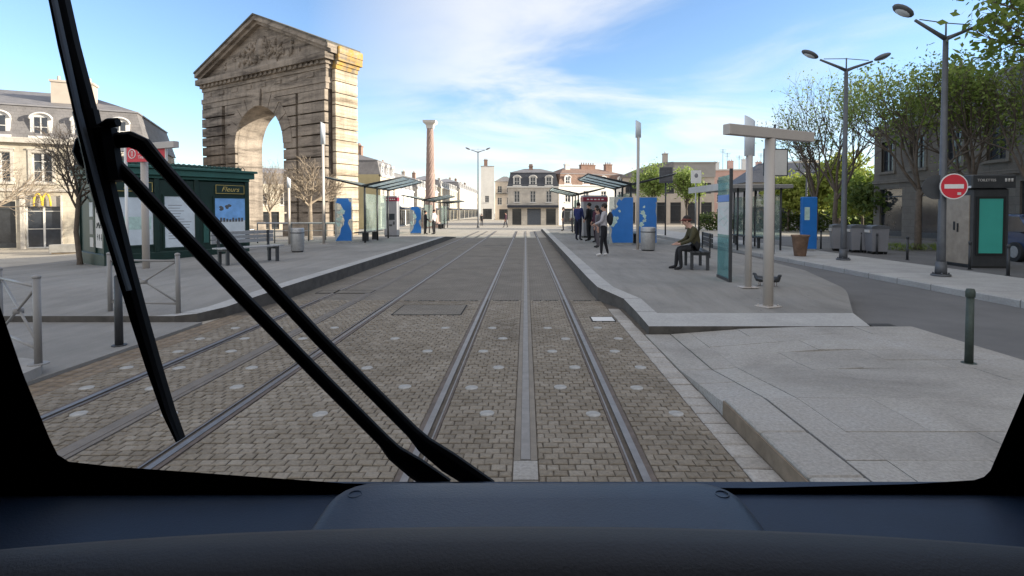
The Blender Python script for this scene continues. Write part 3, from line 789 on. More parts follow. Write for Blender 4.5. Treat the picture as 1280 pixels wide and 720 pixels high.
# --- corner building straight ahead, and the sunlit wing beside it
gzc = gz(0, 80) - .03
b = thing('corner_shop_building', 'shaded stone corner building with slate mansard and grey shutter straight ahead of the tram', 'building', (-2.75, 80, gzc), 0)
W, H = 7.75, 6.0
facade(b, I4(), W, H, row(.2, W - .2, 3, 3.55, .85, 1.75, 'sill') + [(3.0, .08, 2.1, 2.5, 'shutter'), (.7, .08, 1.4, 2.5, 'shop'), (5.9, .08, 1.5, 2.5, 'shop')], 'palestone', .3)
body(b, W, 10, H, 'palestone'); band(b, -.05, W + .05, -.9, .02, 2.72, 3.1, 'awning', 'awning'); band(b, -.1, W+.1, -.15, .2, H-.2, H, 'offwhite')
mansard(b, -.05, W+.05, -.05, 10, H, 2.1, .45, .9, 'slate', 'slategrey', 2.2); dormers(b, I4(), [.2 + (W-.4)*(i+.5)/3 for i in range(3)], H + .1, 1.15, 1.15, 'offwhite', .02)
chimney(b, 3.6, 4, 8.3, .6, .6, 1.0)
b = thing('corner_wing', 'sunlit white wing with tiled roof joined to the shaded corner building', 'building', (5.1, 80.2, gzc), R(20))
W, H = 12.5, 6.3
facade(b, I4(), W, H, row(0, W, 4, 3.6, .9, 1.75, 'sill') + row(0, W, 3, .1, 2.6, 2.5, 'shop'), 'whitewall'); body(b, W, 10, H, 'beigewall')
band(b, -.05, W+.05, -.16, .2, H-.22, H, 'offwhite'); mansard(b, 0.02, W-.02, .02, 10, H, 1.7, .5, 1.2, 'tile', 'tile'); dormers(b, I4(), [W*(i+.5)/4 for i in range(4)], H + .05, 1.1, 1.0, 'white', .1)
chimney(b, 3.2, 4, 7.9, .8, .7, 1.8, 'whitewall'); chimney(b, 7.4, 5, 7.9, 2.6, .8, 1.9, 'brick', 6); chimney(b, 11.3, 5, 7.9, 1.2, .8, 2.1, 'brick', 3)

# --- beyond the right platform
gzd = gz(20, 84) - .03
b = thing('hall_building', 'wide grey beige hall with low curved roof behind the lime coloured trees', 'building', (15.6, 84, gzd), R(-3))
W, H = 14.6, 7.6
facade(b, I4(), W, H, row(0, W, 5, 5.0, 1.9, 1.7, 'shop') + row(0, W, 6, .2, 1.7, 3.4, 'shop') + row(.5, 4.5, 1, 4.9, .01, .01, 'sill')[:0], 'beigewall', .4, 'darkmetal'); body(b, W, 12, H, 'beigewall')
m = MB(); m.prism([(-.4, H), (W*.55, H), (W*.55, H + 2.5)] + [(W*.55 - (W*.55 + .4)*t_, H + 2.5 - 2.3*t_**1.7) for t_ in (.2, .4, .6, .8, 1)], 'y', -.3, 12); obj('curved_roof', m, M['slategrey'], b)
m = MB(); m.box(W*.552, W + .1, -.2, 12, H, H + 2.2); m.box(W*.55, W + .25, -.35, 12, H + 2.2, H + 2.45); obj('attic_storey', m, M['greywall'], b)
chimney(b, 7.4, 3, 9, .8, .8, 2.6, 'beigewall', 1)
b = thing('pink_apartment_block', 'distant pink apartment block with chimneys and aerials along its roof', 'building', (39, 108, -.48), R(-6))
W, H = 15, 10.6
facade(b, I4(), W, H, [w for z in (1, 4, 7) for w in row(0, W, 6, z, 1.2, 1.7, 'sill')], 'pinkwall'); body(b, W, 12, H, 'pinkwall'); band(b, -.2, W+.2, -.3, 12, H, H+.3, 'offwhite', 'parapet')
for i in range(5): chimney(b, 1.5 + i*2.9, 4, H + .3, 1.1, .8, 1.6 + .6*((i*7) % 3)/2, 'pinkwall' if i % 2 else 'offwhite', 2)
m = MB()
for x, h in ((3.1, 5), (4.0, 4.2), (6.5, 3.6), (11, 4)):
    m.cyl(x, 5, H+.3, H+h, .05, n=6)
    for k in range(3): m.box(x - .7 + .1*k, x + .7 - .1*k, 4.98, 5.02, H + h - .3*k - .2, H + h - .3*k - .15)
obj('roof_aerial', m, M['darkmetal'], b)
b = thing('cream_tower_block', 'sunlit cream tower block end wall beside the pink apartment block', 'building', (55.5, 104, -.48), R(12))
facade(b, I4(), 3.6, 12.2, row(0, 3.6, 1, 8, 1.0, 1.5, 'sill') + row(0, 3.6, 1, 4.5, 1.0, 1.5, 'sill'), 'cream'); body(b, 3.6, 12, 12.2, 'cream'); band(b, -.1, 3.7, -.1, 12, 12.2, 12.5, 'offwhite', 'parapet')
b = thing('slate_roofed_house', 'shaded house with dark slate roof behind the young lime trees', 'house', (25.5, 60, gz(25, 60)), R(-8))
facade(b, I4(), 15, 5.2, row(0, 15, 6, 3.2, .9, 1.5, 'sill') + row(0, 15, 5, .1, 2.0, 2.4, 'shop'), 'beigewall'); body(b, 15, 10, 5.2, 'greywall'); hip_roof(b, -.3, 15.3, -.3, 10.3, 5.2, 2.6, 3, 'slate')
chimney(b, 4, 5, 7.2, .8, .7, 1.5)
b = thing('cafe_building', 'grey shuttered building with awnings in the shade behind the bus shelter trees', 'building', (26.5, 52, 0), R(-58))
facade(b, I4(), 17, 3.6, row(0, 17, 5, .1, 2.4, 2.5, 'shop'), 'greywall'); body(b, 17, 9, 3.6, 'greywall'); hip_roof(b, -.3, 17.3, -.3, 9.3, 3.6, 1.3, 3, 'slate')
band(b, .2, 16.8, -1.3, 0, 2.75, 2.95, 'awning', 'awning')

# --- big roofed house behind the eastern trees (throws the morning shade)
b = thing('mansion_house', 'large shaded house with hipped slate roof behind the waste containers and bare-limbed trees', 'house', (21.8, 32.6, .08), R(-90))
W, D, H = 12.1, 11, 6.6       # front faces west; local x runs from the far end towards the camera
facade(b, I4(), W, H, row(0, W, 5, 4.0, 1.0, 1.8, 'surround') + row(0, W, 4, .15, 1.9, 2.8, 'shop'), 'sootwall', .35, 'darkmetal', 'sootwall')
bb = MB()
for P in (((0,D,0),(0,0,0),(0,0,H),(0,D,H)), ((W,0,0),(W,D,0),(W,D,H),(W,0,H)), ((W,D,0),(0,D,0),(0,D,H),(W,D,H))): bb.face(P)
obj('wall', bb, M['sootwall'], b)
band(b, -.2, W, -.3, .3, H-.3, H, 'sootwall'); band(b, 0, W, -.12, .1, 3.3, 3.5, 'sootwall', 'string_course')
hip_roof(b, -.35, W + .2, -.35, D + .35, H, 3.2, 3.2, 'slate', 'roof', (True, False)); dormers(b, I4(), [2.2, 5.6, 9.0], H + .25, 1.1, 1.0, 'sootwall', .6)
chimney(b, 2.0, 3.4, H + .3, 1.1, .9, 2.9, 'sootwall', 2); chimney(b, 10.4, 5.6, H + 2.2, 1.6, .9, 2.2, 'greywall', 4)
b = thing('apartment_block', 'tall shaded apartment block closing the near side of the square past the public toilet', 'building', (22.6, 20.4, .08), R(-90))
W, D, H = 46, 12, 13.2
facade(b, I4(), W, H, [w for z in (4.2, 7.3, 10.3) for w in row(0, W, 15, z, 1.1, 1.9, 'sill')] + row(0, W, 11, .15, 2.6, 3.0, 'shop'), 'palestone'); body(b, W, D, H, 'greywall'); band(b, -.1, W+.1, -.35, .3, H-.3, H, 'palestone')
hip_roof(b, -.2, W, -.2, D, H, 2.2, 5, 'slate')
# ================================================================== STREET FURNITURE
PZ = .26
# --- double-headed street lamps
def lamp(label, loc, h, rz, arm=1.2, rise=.5):
    t = thing('street_lamp', label, 'street lamp', loc, rz, 'double headed street lamps')
    m = MB(); m.tube([(0,0,0),(0,0,.9),(0,0,h)], [.09,.085,.055], 12); obj('pole', m, M['lamppaint'], t)
    m = MB(); m.cyl(0,0,0,.05,.2,.2,12); m.cyl(0,0,.05,.35,.125,.11,12)
    for i in range(4): m.cyl(.15*math.cos(i*1.57+.8), .15*math.sin(i*1.57+.8), .05, .09, .02, n=6)
    obj('base', m, M['lamppaint'], t)
    for s in (-1, 1):
        m = MB(); m.tube([(0,0,h-.05),(s*.25,0,h+.05),(s*arm*.72,0,h+rise*.62)], [.055,.045,.032], 8)
        m.tube([(0,0,h+.32),(s*arm*.62,0,h+rise*.62+.03)], .012, 6); obj('arm', m, M['lamppaint'], t)
        m = MB(); m.ball((0,0,0), (.29,.15,.085), 14, 8)
        hd = obj('lamp_head', m, M['lamppaint'], t); hd.location = (s*arm, 0, h+rise); hd.rotation_euler = (0, -s*R(22), 0)
        g = MB(); g.ball((0,0,-.028), (.22,.12,.07), 12, 6); obj('lens', g, M['frost'], hd)
    m = MB(); m.tube([(0,0,h),(0,0,h+.34)], .02, 6); obj('mast_tip', m, M['lamppaint'], t)
lx, ly = at(1176, 345, .156); lamp('near double street lamp carrying the no entry sign on the pale kerb strip', (lx, ly, .156), 5.65, R(13), 1.25, .5)
NEARLAMP = (lx, ly)
lx, ly = at(1054, 325, .156); lamp('double street lamp on the kerb strip in front of the waste containers', (lx, ly, .156), 6.0, R(6), 1.22, .42)
lx, ly = at(598, 283, -.18); lamp('far double street lamp standing alone at the end of the tracks', (-5.2, 57, gz(-5.2, 57)), 8.3, R(3), 1.1, .35)
lamp('small distant street lamp beyond the bus shelter roof', (29, 62, gz(29,62)), 7.2, R(40), 1.3, .3)
lamp('slim street lamp beside the crown of the lime tree row', (20.5, 38, 0), 4.4, R(20), .8, .2)

# --- no entry signs on the near lamp
def sign_disc(label, front, loc, rz, r=.30):
    t = thing('road_sign', label, 'road sign', loc, rz)
    m = MB(); m.loft([[Vector((r*math.cos(a), y, r*math.sin(a))) for a in (2*math.pi*i/28 for i in range(28))] for y in (-.012, .012)], 0, True, True, False); obj('back_plate', m, M['darkmetal' if not front else 'greypaint'], t)
    if front:
        m = MB(); m.loft([[Vector((r*k*math.cos(a), y, r*k*math.sin(a))) for a in (2*math.pi*i/28 for i in range(28))] for y, k in ((-.012, 1), (-.016, 1))], 0, True, True, False); obj('border', m, M['white'], t)
        m = MB(); m.loft([[Vector((r*k*math.cos(a), y, r*k*math.sin(a))) for a in (2*math.pi*i/28 for i in range(28))] for y, k in ((-.016, .92), (-.02, .92))], 0, True, True, False); obj('red_field', m, M['red'], t)
        m = MB(); m.box(-r*.68, r*.68, -.024, -.02, -.05, .05); obj('white_bar', m, M['white'], t)
        m = MB(); m.box(.07, .15, -.023, -.0205, -.2, -.14); obj('sticker', m, M['offwhite'], t)
    m = MB(); m.box(-.05, .05, .012, .10, -.03, .03); obj('clamp', m, M['galv'], t)
    return t
nx, ny = NEARLAMP
sign_disc('red no entry sign with a white bar clamped to the near lamp post', True, (nx + .06, ny - .24, up(1182, 233, ny - .24)[1]), R(-8))
sign_disc('dark round sign seen from behind, back to back with the no entry sign', False, (nx - .12, ny + .02, up(1170, 234, ny)[1]), R(-28), .29)

# --- T shaped stop totems
def totem(label, loc, rz, h, L, off, w=.17, barh=.145, m_='beige'):
    t = thing('stop_totem', label, 'stop totem', loc, rz)
    m = MB(); m.tube([(0,0,0),(0,0,h-.02)], w/2, 14, flat=.8); obj('post', m, M[m_], t)
    m = MB(); m.bbox(-.16,.16,-.13,.13,0,.015,.004)
    for a in (-1,1):
        for b in (-1,1): m.cyl(a*.12, b*.09, .015, .035, .014, n=6)
    obj('base_plate', m, M[m_], t)
    m = MB(); m.bbox(off - L/2, off + L/2, -.07, .07, h - .01, h + barh, .008); obj('crossbar', m, M[m_], t)
    return t
x, y = at(960, 377, PZ - .02); z = lerp_tab(RZ, y)
T1 = totem('beige T shaped totem nearest the tram on the ramped platform end', (x, y, z), R(27), up(960, 172, y)[1] - z, 2.0, .02)
x, y = at(183, 344, .08)
T2 = totem('T shaped totem holding the red stop banner beside the green kiosk', (x, y, .06), R(-24), up(183, 187, y)[1] - .06, 2.3, .12)
# red banner
bx_, bz_ = up(180, 192, y - .12)
t = thing('stop_banner', 'red stop name banner with white lettering hung under the totem by the green kiosk', 'sign', (bx_ + .06, y - .12, bz_), R(-14))
m = MB(); m.box(-.60, .60, -.02, .02, -.2, .2); obj('board', m, M['red'], t)
m = MB(); m.box(-.62, .64, -.024, .024, .2, .24); m.box(.60, .64, -.024, .024, -.2, .2); obj('frame', m, M['offwhite'], t)
m = MB(); m.loft([[Vector((-.43 + .125*k*math.cos(a), yy, .125*k*math.sin(a))) for a in (2*math.pi*i/24 for i in range(24))] for yy, k in ((-.02,1),(-.026,1))], 0, True, True, False)
m2 = MB(); m2.tube([(-.43 + .11*math.cos(2*math.pi*i/24), -.022, .11*math.sin(2*math.pi*i/24)) for i in range(25)], .012, 6); m2.box(-.455,-.445,-.026,-.02,-.06,.06); m2.box(-.415,-.405,-.026,-.02,-.06,.06); m2.box(-.46,-.40,-.026,-.02,.05,.065)
obj('emblem', m2, M['white'], t)
text('Victoire', .15, M['white'], t, (-.02, -.022, .05), (R(90), 0, 0)); text('Tram', .11, M['white'], t, (-.12, -.022, -.09), (R(90), 0, 0))
m = MB(); m.tube([(-.66, 0, -bz_), (-.66, 0, .25)], .035, 10); obj('post', m, M['white'], t)

# --- fin masts with frosted tops
def mast(label, x, y, z, h, hf, w=.19, rz=0.0, slant=.12):
    t = thing('platform_mast', label, 'mast', (x, y, z), rz, 'platform masts with frosted tips')
    m = MB(); m.tube([(0,0,0),(0,0,h-hf)], w/2, 14, flat=.5); m.bbox(-.16,.16,-.12,.12,0,.012,.003); obj('shaft', m, M['beige'], t)
    m = MB(); m.loft([[Vector((w/2*math.cos(a), w/4*math.sin(a), zz)) for a in (2*math.pi*i/14 for i in range(14))] for zz in (h-hf,)] + [[Vector((w/2*math.cos(a), w/4*math.sin(a), h - slant*(.5+.5*math.cos(a)))) for a in (2*math.pi*i/14 for i in range(14))]]); obj('frosted_tip', m, M['frost'], t)
x, y = at(935, 359, PZ); mast('platform mast with frosted tip close behind the nearest beige totem', x, y, PZ, up(938, 144, y)[1] - PZ, up(938,144,y)[1] - up(938,195,y)[1], .2)
x, y = at(797, 312, PZ); mast('tall mast with frosted tip beside the blue shelter panels', x, y, PZ, up(796, 150, y)[1] - PZ, up(796,150,y)[1]-up(796,172,y)[1], .21)
x, y = at(405, 305, PZ); mast('tall slim mast in front of the stone arch', x, y, PZ, up(405, 152, y)[1] - PZ, 1.0, .2)
x, y = at(362, 306, .2); mast('short pale mast behind the railing by the litter bin', x, y, .2, up(362, 221, y)[1] - .2, .5, .17)
x, y = at(414, 300, PZ)

# --- glass information panel
x0, y0 = at(897, 346, PZ); x1, y1 = at(913, 353, PZ)
t = thing('information_panel', 'upright glass panel with a route map standing alone behind the mast', 'information panel', (x1, y1, PZ), math.atan2(y0-y1, x0-x1))
Lp = math.hypot(x0-x1, y0-y1); zt = up(913, 218, y1)[1] - PZ
m = MB(); m.box(.04, Lp, -.008, .008, .06, zt); obj('glass_pane', m, M['tealglass'], t)
m = MB(); m.box(.0, .04, -.03, .03, 0, zt + .12); m.box(.04, Lp, -.025, .025, 0, .06); obj('frame', m, M['darkmetal'], t)
for s in (-1, 1):
    m = MB(); m.box(.1, Lp - .02, min(s*.009, s*.016), max(s*.009, s*.016), .95, zt - .55); obj('map_sheet', m, M['offwhite'], t)
    m = MB(); m.box(.1, Lp - .02, min(s*.009, s*.016), max(s*.009, s*.016), zt - .54, zt - .4); obj('blue_header', m, M['blue'], t)
    m = MB(); rr = random.Random(2); yy = s*.018
    for i in range(9):
        za, zb = rr.uniform(1.05, zt-.65), rr.uniform(1.05, zt-.65); m.tube([(.14, yy, za), (Lp*.5, yy, (za+zb)/2 + rr.uniform(-.1,.1)), (Lp-.08, yy, zb)], .004, 4)
    obj('route_lines', m, M['palecyan'], t)

# --- shelters
SHAPES = [[(.12,0),(1,0),(1,1),(.62,1),(.5,.93),(.4,.97),(.28,.86),(.36,.8),(.2,.72),(.12,.74),(.02,.6),(.08,.52),(0,.4),(.1,.3),(.06,.15)],
          [(0,0),(1,0),(.98,.35),(1,.55),(.93,.7),(.98,.86),(.9,.88),(1,.9),(1,1),(0,1),(0,.6)],
          [(.02,0),(1,0),(1,.22),(.9,.3),(.78,.42),(.84,.5),(.98,.52),(.98,.9),(.86,.93),(.8,1),(.15,1),(.05,.9),(.35,.86),(.5,.72),(.46,.6),(.58,.48),(.5,.36),(.36,.3),(.3,.16)]]
def shelter(label, x, y, z, rz, L, Dp, H, panels, tilt=.32, bench=True, sx=1, nprint=5, prof=0):
    "x..: centre of the roof; panels: list of (local x centre, local y, width) display panels that face the oncoming tram"
    t = thing('tram_shelter', label, 'shelter', (x, y, z), rz, 'platform shelters with glass wing roofs')
    for s in (-1, 1):      # butterfly wings, each falling to the post line
        m = MB(); m.loft([[Vector((s*.05, -L/2, H)), Vector((s*Dp/2, -L/2 + .2, H + tilt)), Vector((s*Dp/2, L/2 - .2, H + tilt)), Vector((s*.05, L/2, H))],
                          [Vector((s*.05, -L/2, H+.03)), Vector((s*Dp/2, -L/2 + .2, H + tilt+.03)), Vector((s*Dp/2, L/2 - .2, H + tilt+.03)), Vector((s*.05, L/2, H+.03))]], 0, True, True, False)
        w_ = obj('roof_wing', m, M['canopy'], t)
        r = MB()
        for k in range(4):
            yy = -L/2 + .15 + (L - .3)*k/3; r.tube([(s*.02, yy, H-.04), (s*Dp/2*.97, yy, H + tilt - .045)], [.035, .02], 6)
        r.tube([(s*Dp/2, -L/2+.2, H+tilt), (s*Dp/2, L/2-.2, H+tilt)], .025, 6)
        for yy, q in ((-L/2, -L/2+.2), (L/2, L/2-.2)): r.tube([(0, yy, H), (s*Dp/2, q, H+tilt)], .025, 6)
        obj('rib', r, M['darkmetal'], w_)
    m = MB(); m.tube([(0,-L/2,H-.02),(0,L/2,H-.02)], .05, 8); obj('gutter_beam', m, M['darkmetal'], t)
    for k in range(3):
        yy = -L/2 + .4 + (L-.8)*k/2
        m = MB(); m.cyl(0, yy, 0, H, .045, n=10); obj('post', m, M['darkmetal'], t)
    m = MB(); m.box(sx*.08-.008, sx*.08+.008, -L/2+.5, L/2-.5, .5, H-.35); obj('rear_glass', m, M['glass'], t)
    if bench:
        m = MB(); m.bbox(sx*.15 if sx>0 else -.6, .6 if sx>0 else -.15, -L/2+.7, L/2-.7, .42, .47, .01)
        for k in (-.8, .8): m.box(min(sx*.2,sx*.5), max(sx*.2,sx*.5), k-.04, k+.04, 0, .42)
        obj('bench', m, M['darkmetal'], t)
    rr = random.Random(int(abs(x*10)))
    for px_, py_, w in panels:
        p = MB(); p.bbox(px_-w/2, px_+w/2, py_-.05, py_+.05, .06, 2.05, .01); pb = obj('display_panel', p, M['panelglass'], t)
        q = MB(); q.box(px_-w/2+.04, px_+w/2-.04, py_-.02, py_+.02, 0, .06); obj('foot', q, M['galv'], pb)
        sh = SHAPES[prof]; prof += 1
        q = MB(); q.prism([(px_ - w/2 + .02 + (w - .04)*u, .1 + 1.92*v) for u, v in sh], 'y', py_-.058, py_-.0502); obj('blue_print', q, M['blue'], pb)
        q = MB()
        for i in range(nprint):
            u, v = rr.choice(((.25,.6),(.3,.75),(.2,.45),(.42,.68))); cx, cz = px_ - w/2 + w*(u + rr.uniform(-.08,.08)), 2.0*(v + rr.uniform(-.1,.1)); r_ = rr.uniform(.05, .13)
            q.prism([(cx + r_*rr.uniform(.4,1.3)*math.cos(t_), cz + r_*rr.uniform(.4,1.5)*math.sin(t_)) for t_ in (2*math.pi*j/11 for j in range(11))], 'y', py_-.061-.0008*i, py_-.0585)
        obj('map_print', q, M['palecyan'], pb)
    return t
rz0 = 0
xr, yr = at(788, 306, PZ)
shelter('nearest wing-roofed shelter with two large blue panels behind the litter bin', xr, yr + 1.9, PZ, 0, 4.6, 3.7, 2.60, [(-.42, -2.0, 1.02), (.72, -1.95, .78)], .42, True, 1)
xs_, ys_ = at(741, 291, PZ)
shelter('smaller farther shelter beyond the waiting people and maroon-topped machine', 3.2, 33.5, PZ, 0, 4.6, 3.2, 2.5, [], .35, True, 1)
xl, yl = at(428, 304, PZ)
shelter('shelter beside the stone arch with a bench and a blue map panel', xl + .9, yl + 2.4, PZ, 0, 4.8, 3.6, 2.6, [(-.9, -2.2, .78)], .4, True, -1, 9, 2)
shelter('farther shelter with two people beside its blue map panel, past the ticket machine', -7.5, 40.5, gz(-7.5, 40), 0, 4.8, 3.4, 2.55, [(-.6, -2.2, .85)], .35, False, -1, 7, 2)
shelter('last sunlit shelter at the foot of the pink column', -8.2, 52.5, gz(-8, 52.5), 0, 5, 3.6, 2.6, [], .2, True, -1)

# --- ticket machines
def machine(label, x, y, z, rz, w, h, white=False):
    t = thing('ticket_machine', label, 'ticket machine', (x, y, z), rz)
    m = MB(); m.bbox(-w/2, w/2, -.3, .3, .1, h, .03); obj('cabinet', m, M['machine'], t)
    m = MB(); m.box(-w/2+.03, w/2-.03, -.27, .27, 0, .1); obj('plinth', m, M['ink'], t)
    m = MB(); m.box(-w/2-.012, w/2+.012, -.313, .313, h-.34, h-.1); obj('header', m, M['maroon'], t)
    m = MB()
    for i in range(5): m.box(-w*.36 + i*w*.15, -w*.36 + i*w*.15 + w*.09, -.317, -.313, h-.25, h-.19)
    obj('header_print', m, M['offwhite'], t)
    m = MB(); m.box(-w*.3, w*.3, -.31, -.30, 1.1, 1.5); obj('screen', m, M['pane'], t)
    m = MB(); m.box(-w*.25, w*.1, -.312, -.30, .7, .82); m.box(w*.18, w*.3, -.312, -.30, .8, 1.0); obj('slot_panel', m, M['darkmetal'], t)
x, y = at(490, 293, .2); machine('tall grey ticket machine with maroon header between the two arch-side shelters', x, y, lz_(y, x), 0, .85, up(490, 245, y)[1] - lz_(y, x))
x, y = at(748, 297, PZ); machine('ticket machine with a maroon header behind the waiting people', 3.75, 28.5, PZ, R(8), 1.35, 2.3)

# --- bins, benches
def bin_(label, x, y, z, r, h):
    t = thing('litter_bin', label, 'bin', (x, y, z), rng.uniform(0, 1))
    m = MB(); m.lathe([(r*.92, .04), (r*.95, .06), (r, h*.6), (r, h-.05), (r*.96, h), (r*.7, h), (r*.66, h-.06), (.01, h-.07)], 20); obj('body', m, M['galv'], t)
    m = MB(); m.cyl(0,0,0,.05, r*.8, n=16); obj('foot', m, M['darkmetal'], t)
    m = MB(); m.lathe([(r*1.02, h*.78), (r*1.03, h*.80), (r*1.02, h*.82)], 20); obj('band', m, M['darkmetal'], t)
x, y = at(806, 312, PZ); bin_('grey metal litter bin against the blue panel of the near shelter', x, y - .5, PZ, .27, .86)
x, y = at(372, 315, PZ); bin_('round grey litter bin by the railing in front of the arch', x, y, lz_(y, x), .23, .85)
def bench(label, x, y, z, rz, L, back=True, m1='darkmetal', m2='darkmetal'):
    t = thing('platform_bench', label, 'bench', (x, y, z), rz)
    m = MB()
    for k in range(4): m.bbox(-L/2, L/2, -.24 + k*.12, -.135 + k*.12, .43, .465, .006)
    obj('seat', m, M[m1], t)
    if back:
        m = MB()
        for k in range(3): m.bbox(-L/2, L/2, .245, .28, .56 + k*.115, .66 + k*.115, .006)
        obj('backrest', m, M[m1], t)
    for s in (-1, 1):
        m = MB(); m.box(s*(L/2-.18)-.035, s*(L/2-.18)+.035, -.22, -.15, 0, .43); m.box(s*(L/2-.18)-.035, s*(L/2-.18)+.035, .15, .22, 0, .43); m.box(s*(L/2-.18)-.034, s*(L/2-.18)+.034, -.15, .15, .36, .43)
        if back: m.box(s*(L/2-.18)-.033, s*(L/2-.18)+.033, .22, .245, .3, .9)
        obj('leg', m, M[m2], t)
    return t
x, y = at(856, 335, PZ); BENCH = (x, y, PZ)
bench('dark slatted platform bench with the man in the olive jacket on it', x + .32, y + .1, PZ, R(-100), 1.5, True)
x, y = at(312, 329, .25); bench('pale platform bench beside the green kiosk', x, y, lz_(y, x), R(60), 1.8, True, 'galv', 'darkmetal')
t = thing('stone_bench', 'low stone block bench in front of the corner building door', 'bench', (-24.6, 28.2, gz(-24.6, 28.2)), R(20))
m = MB(); m.bbox(-.95, .95, -.25, .25, .08, .5, .03); obj('seat', m, M['kerb'], t); m = MB(); m.box(-.85, .85, -.2, .2, 0, .08); obj('foot', m, M['kerbside'], t)

# --- crossing barriers and bollards
def barrier(label, p0, p1, z, h=.9, cross=True):
    a = math.atan2(p1[1]-p0[1], p1[0]-p0[0]); L = math.hypot(p1[0]-p0[0], p1[1]-p0[1])
    t = thing('crossing_barrier', label, 'barrier', (*p0, z), a)
    for x in (0, L):
        m = MB(); m.cyl(x, 0, 0, h, .034, n=12); m.ball((x, 0, h), (.041,.041,.026), 12, 6); m.cyl(x, 0, 0, .012, .09, n=12); obj('post', m, M['greypaint'], t)
    m = MB()
    for zz in (h-.1, .16): m.tube([(0,0,zz),(L,0,zz)], .016, 8)
    obj('rail', m, M['greypaint'], t)
    if cross:
        m = MB(); m.tube([(.04,0,.18),(L-.04,0,h-.12)], .014, 8); m.tube([(.04,.02,h-.12),(L-.04,.02,.18)], .014, 8); m.cyl(L/2, 0.01, (h+.06)/2-.03, (h+.06)/2+.03, .05, n=10); obj('cross_brace', m, M['greypaint'], t)
p0, p1 = at(138, 390, .12), at(223, 392, .12)
barrier('grey cross braced barrier on the raised kerb beyond the crossing', p0, p1, .115, .92)
p1 = at(48, 455, .125); p0 = (p1[0] - 1.15, p1[1] + .75)
barrier('grey cross braced barrier on the near raised kerb corner', p0, p1, .123, .9)
def bollard(label, x, y, z, h, r, m_, group=None, cap=True):
    t = thing('bollard', label, 'bollard', (x, y, z), 0, group)
    m = MB(); m.cyl(0, 0, 0, h - (.09 if cap else 0), r, r*.9, 14); m.cyl(0,0,0,.012, r*1.8, n=14); obj('post', m, M[m_], t)
    m = MB(); m.lathe([(r*.7, h-.092), (r*1.12, h-.085), (r*1.15, h-.03), (r*.9, h), (.002, h+.004)] if cap else [(r*.9, h), (r*.6, h+.02), (.002, h+.025)], 14); obj('cap', m, M[m_], t)
x, y = at(1211, 455, .11); bollard('slim dark green bollard on the pale paving beside the road', x, y, .112, up(1222, 361, y)[1] - .112, .038, 'greenmetal')
x, y = at(149, 432, .03); bollard('dark grey bollard standing between the two crossing barriers', x, y, .03, .86, .045, 'darkmetal', None, False)
GL = ('short dark bollard in front of the third waste container', 'short dark bollard between the containers and the tree', 'short dark bollard in front of the green planting bed', 'short dark bollard at the toilet kiosk corner nearest the lamp', 'short dark bollard before the toilet kiosk screen')
for i, (px, py) in enumerate(((1096, 318), (1134, 325), (1172, 330), (1212, 337), (1260, 345))):
    x, y = at(px, py, .1); bollard(GL[i], x, y, .1, .78, .036, 'darkmetal', 'short bollards along the pavement by the public toilet')
for i, (px, py) in enumerate(((1026, 311), (1049, 313), (1076, 316))):
    x, y = at(px, py, .1); bollard(('short dark bollard beyond the planter', 'short dark bollard by the far lamp pole', 'short dark bollard in front of the first waste container')[i], x, y, .1, .8, .036, 'darkmetal', 'short bollards along the pavement by the public toilet')

# --- kiosk, green
kx, ky = at(133, 333, .05)
t = thing('newsstand_kiosk', 'dark green kiosk with pale posters and a cresting on its roof', 'kiosk', (kx, ky, .03), R(53))
KL, KD, KH = 4.1, 2.6, 2.72
m = MB(); m.bbox(0, KL, 0, KD, .1, KH, .05); obj('wall', m, M['kioskgreen'], t)
m = MB(); m.bbox(-.06, KL+.06, -.06, KD+.06, 0, .38, .03); obj('plinth', m, M['kioskgreen'], t)
m = MB()
for z0, z1, p in ((KH, KH+.10, .08), (KH+.10, KH+.30, .2), (KH+.30, KH+.38, .28)): m.bbox(-p, KL+p, -p, KD+p, z0, z1 - .002, .02)
m.bbox(.1, KL-.1, .1, KD-.1, KH+.376, KH+.5, .03); obj('roof', m, M['kioskroof'], t)
m = MB()
for i in range(26):
    x = .1 + i*(KL-.2)/25; m.tube([(x + .07*math.cos(a), .06, KH+.38 + .13*math.sin(a)) for a in (R(k*30) for k in range(7))], .012, 4)
for i in range(15):
    y = .1 + i*(KD-.2)/14; m.tube([(.06, y + .07*math.cos(a), KH+.38 + .13*math.sin(a)) for a in (R(k*30) for k in range(7))], .012, 4)
obj('cresting', m, M['kioskgreen'], t)
m = MB()
for x in (0, KL*.32, KL*.60, KL): m.bbox(x-.07, x+.07, -.05, .06, .38, KH, .01)
for y in (KD*.36, KD): m.bbox(-.05, .06, y-.07, y+.07, .38, KH, .01)
obj('pilaster', m, M['kioskgreen'], t)
def kposter(x0, x1, z0, z1, mats, name, fr=True):
    m = MB(); m.box(x0, x1, -.03, -.0, z0, z1); o = obj(name, m, M[mats], t)
    if fr:
        f = MB(); q = .05
        f.box(x0-q, x1+q, -.045, -.002, z1, z1+q); f.box(x0-q, x1+q, -.045, -.002, z0-q, z0); f.box(x0-q, x0, -.044, -.003, z0, z1); f.box(x1, x1+q, -.044, -.003, z0, z1); obj('frame', f, M['kioskgreen'], o)
    return o
po = kposter(.25, 1.2, .62, 2.1, 'poster', 'poster')
q = MB(); q.box(.3, 1.15, -.034, -.03, 1.1, 1.5); obj('poster_print', q, M['palecyan'], po)
po = kposter(1.52, 2.42, .50, 2.15, 'poster', 'poster')
q = MB(); rr = random.Random(4)
for i in range(13): q.box(1.62, 1.62 + rr.uniform(.3, .7), -.033, -.03, 1.85 - i*.09, 1.87 - i*.09)
obj('poster_print', q, M['machine'], po)
po = kposter(3.02, 4.02, .55, 2.12, 'poster', 'poster')
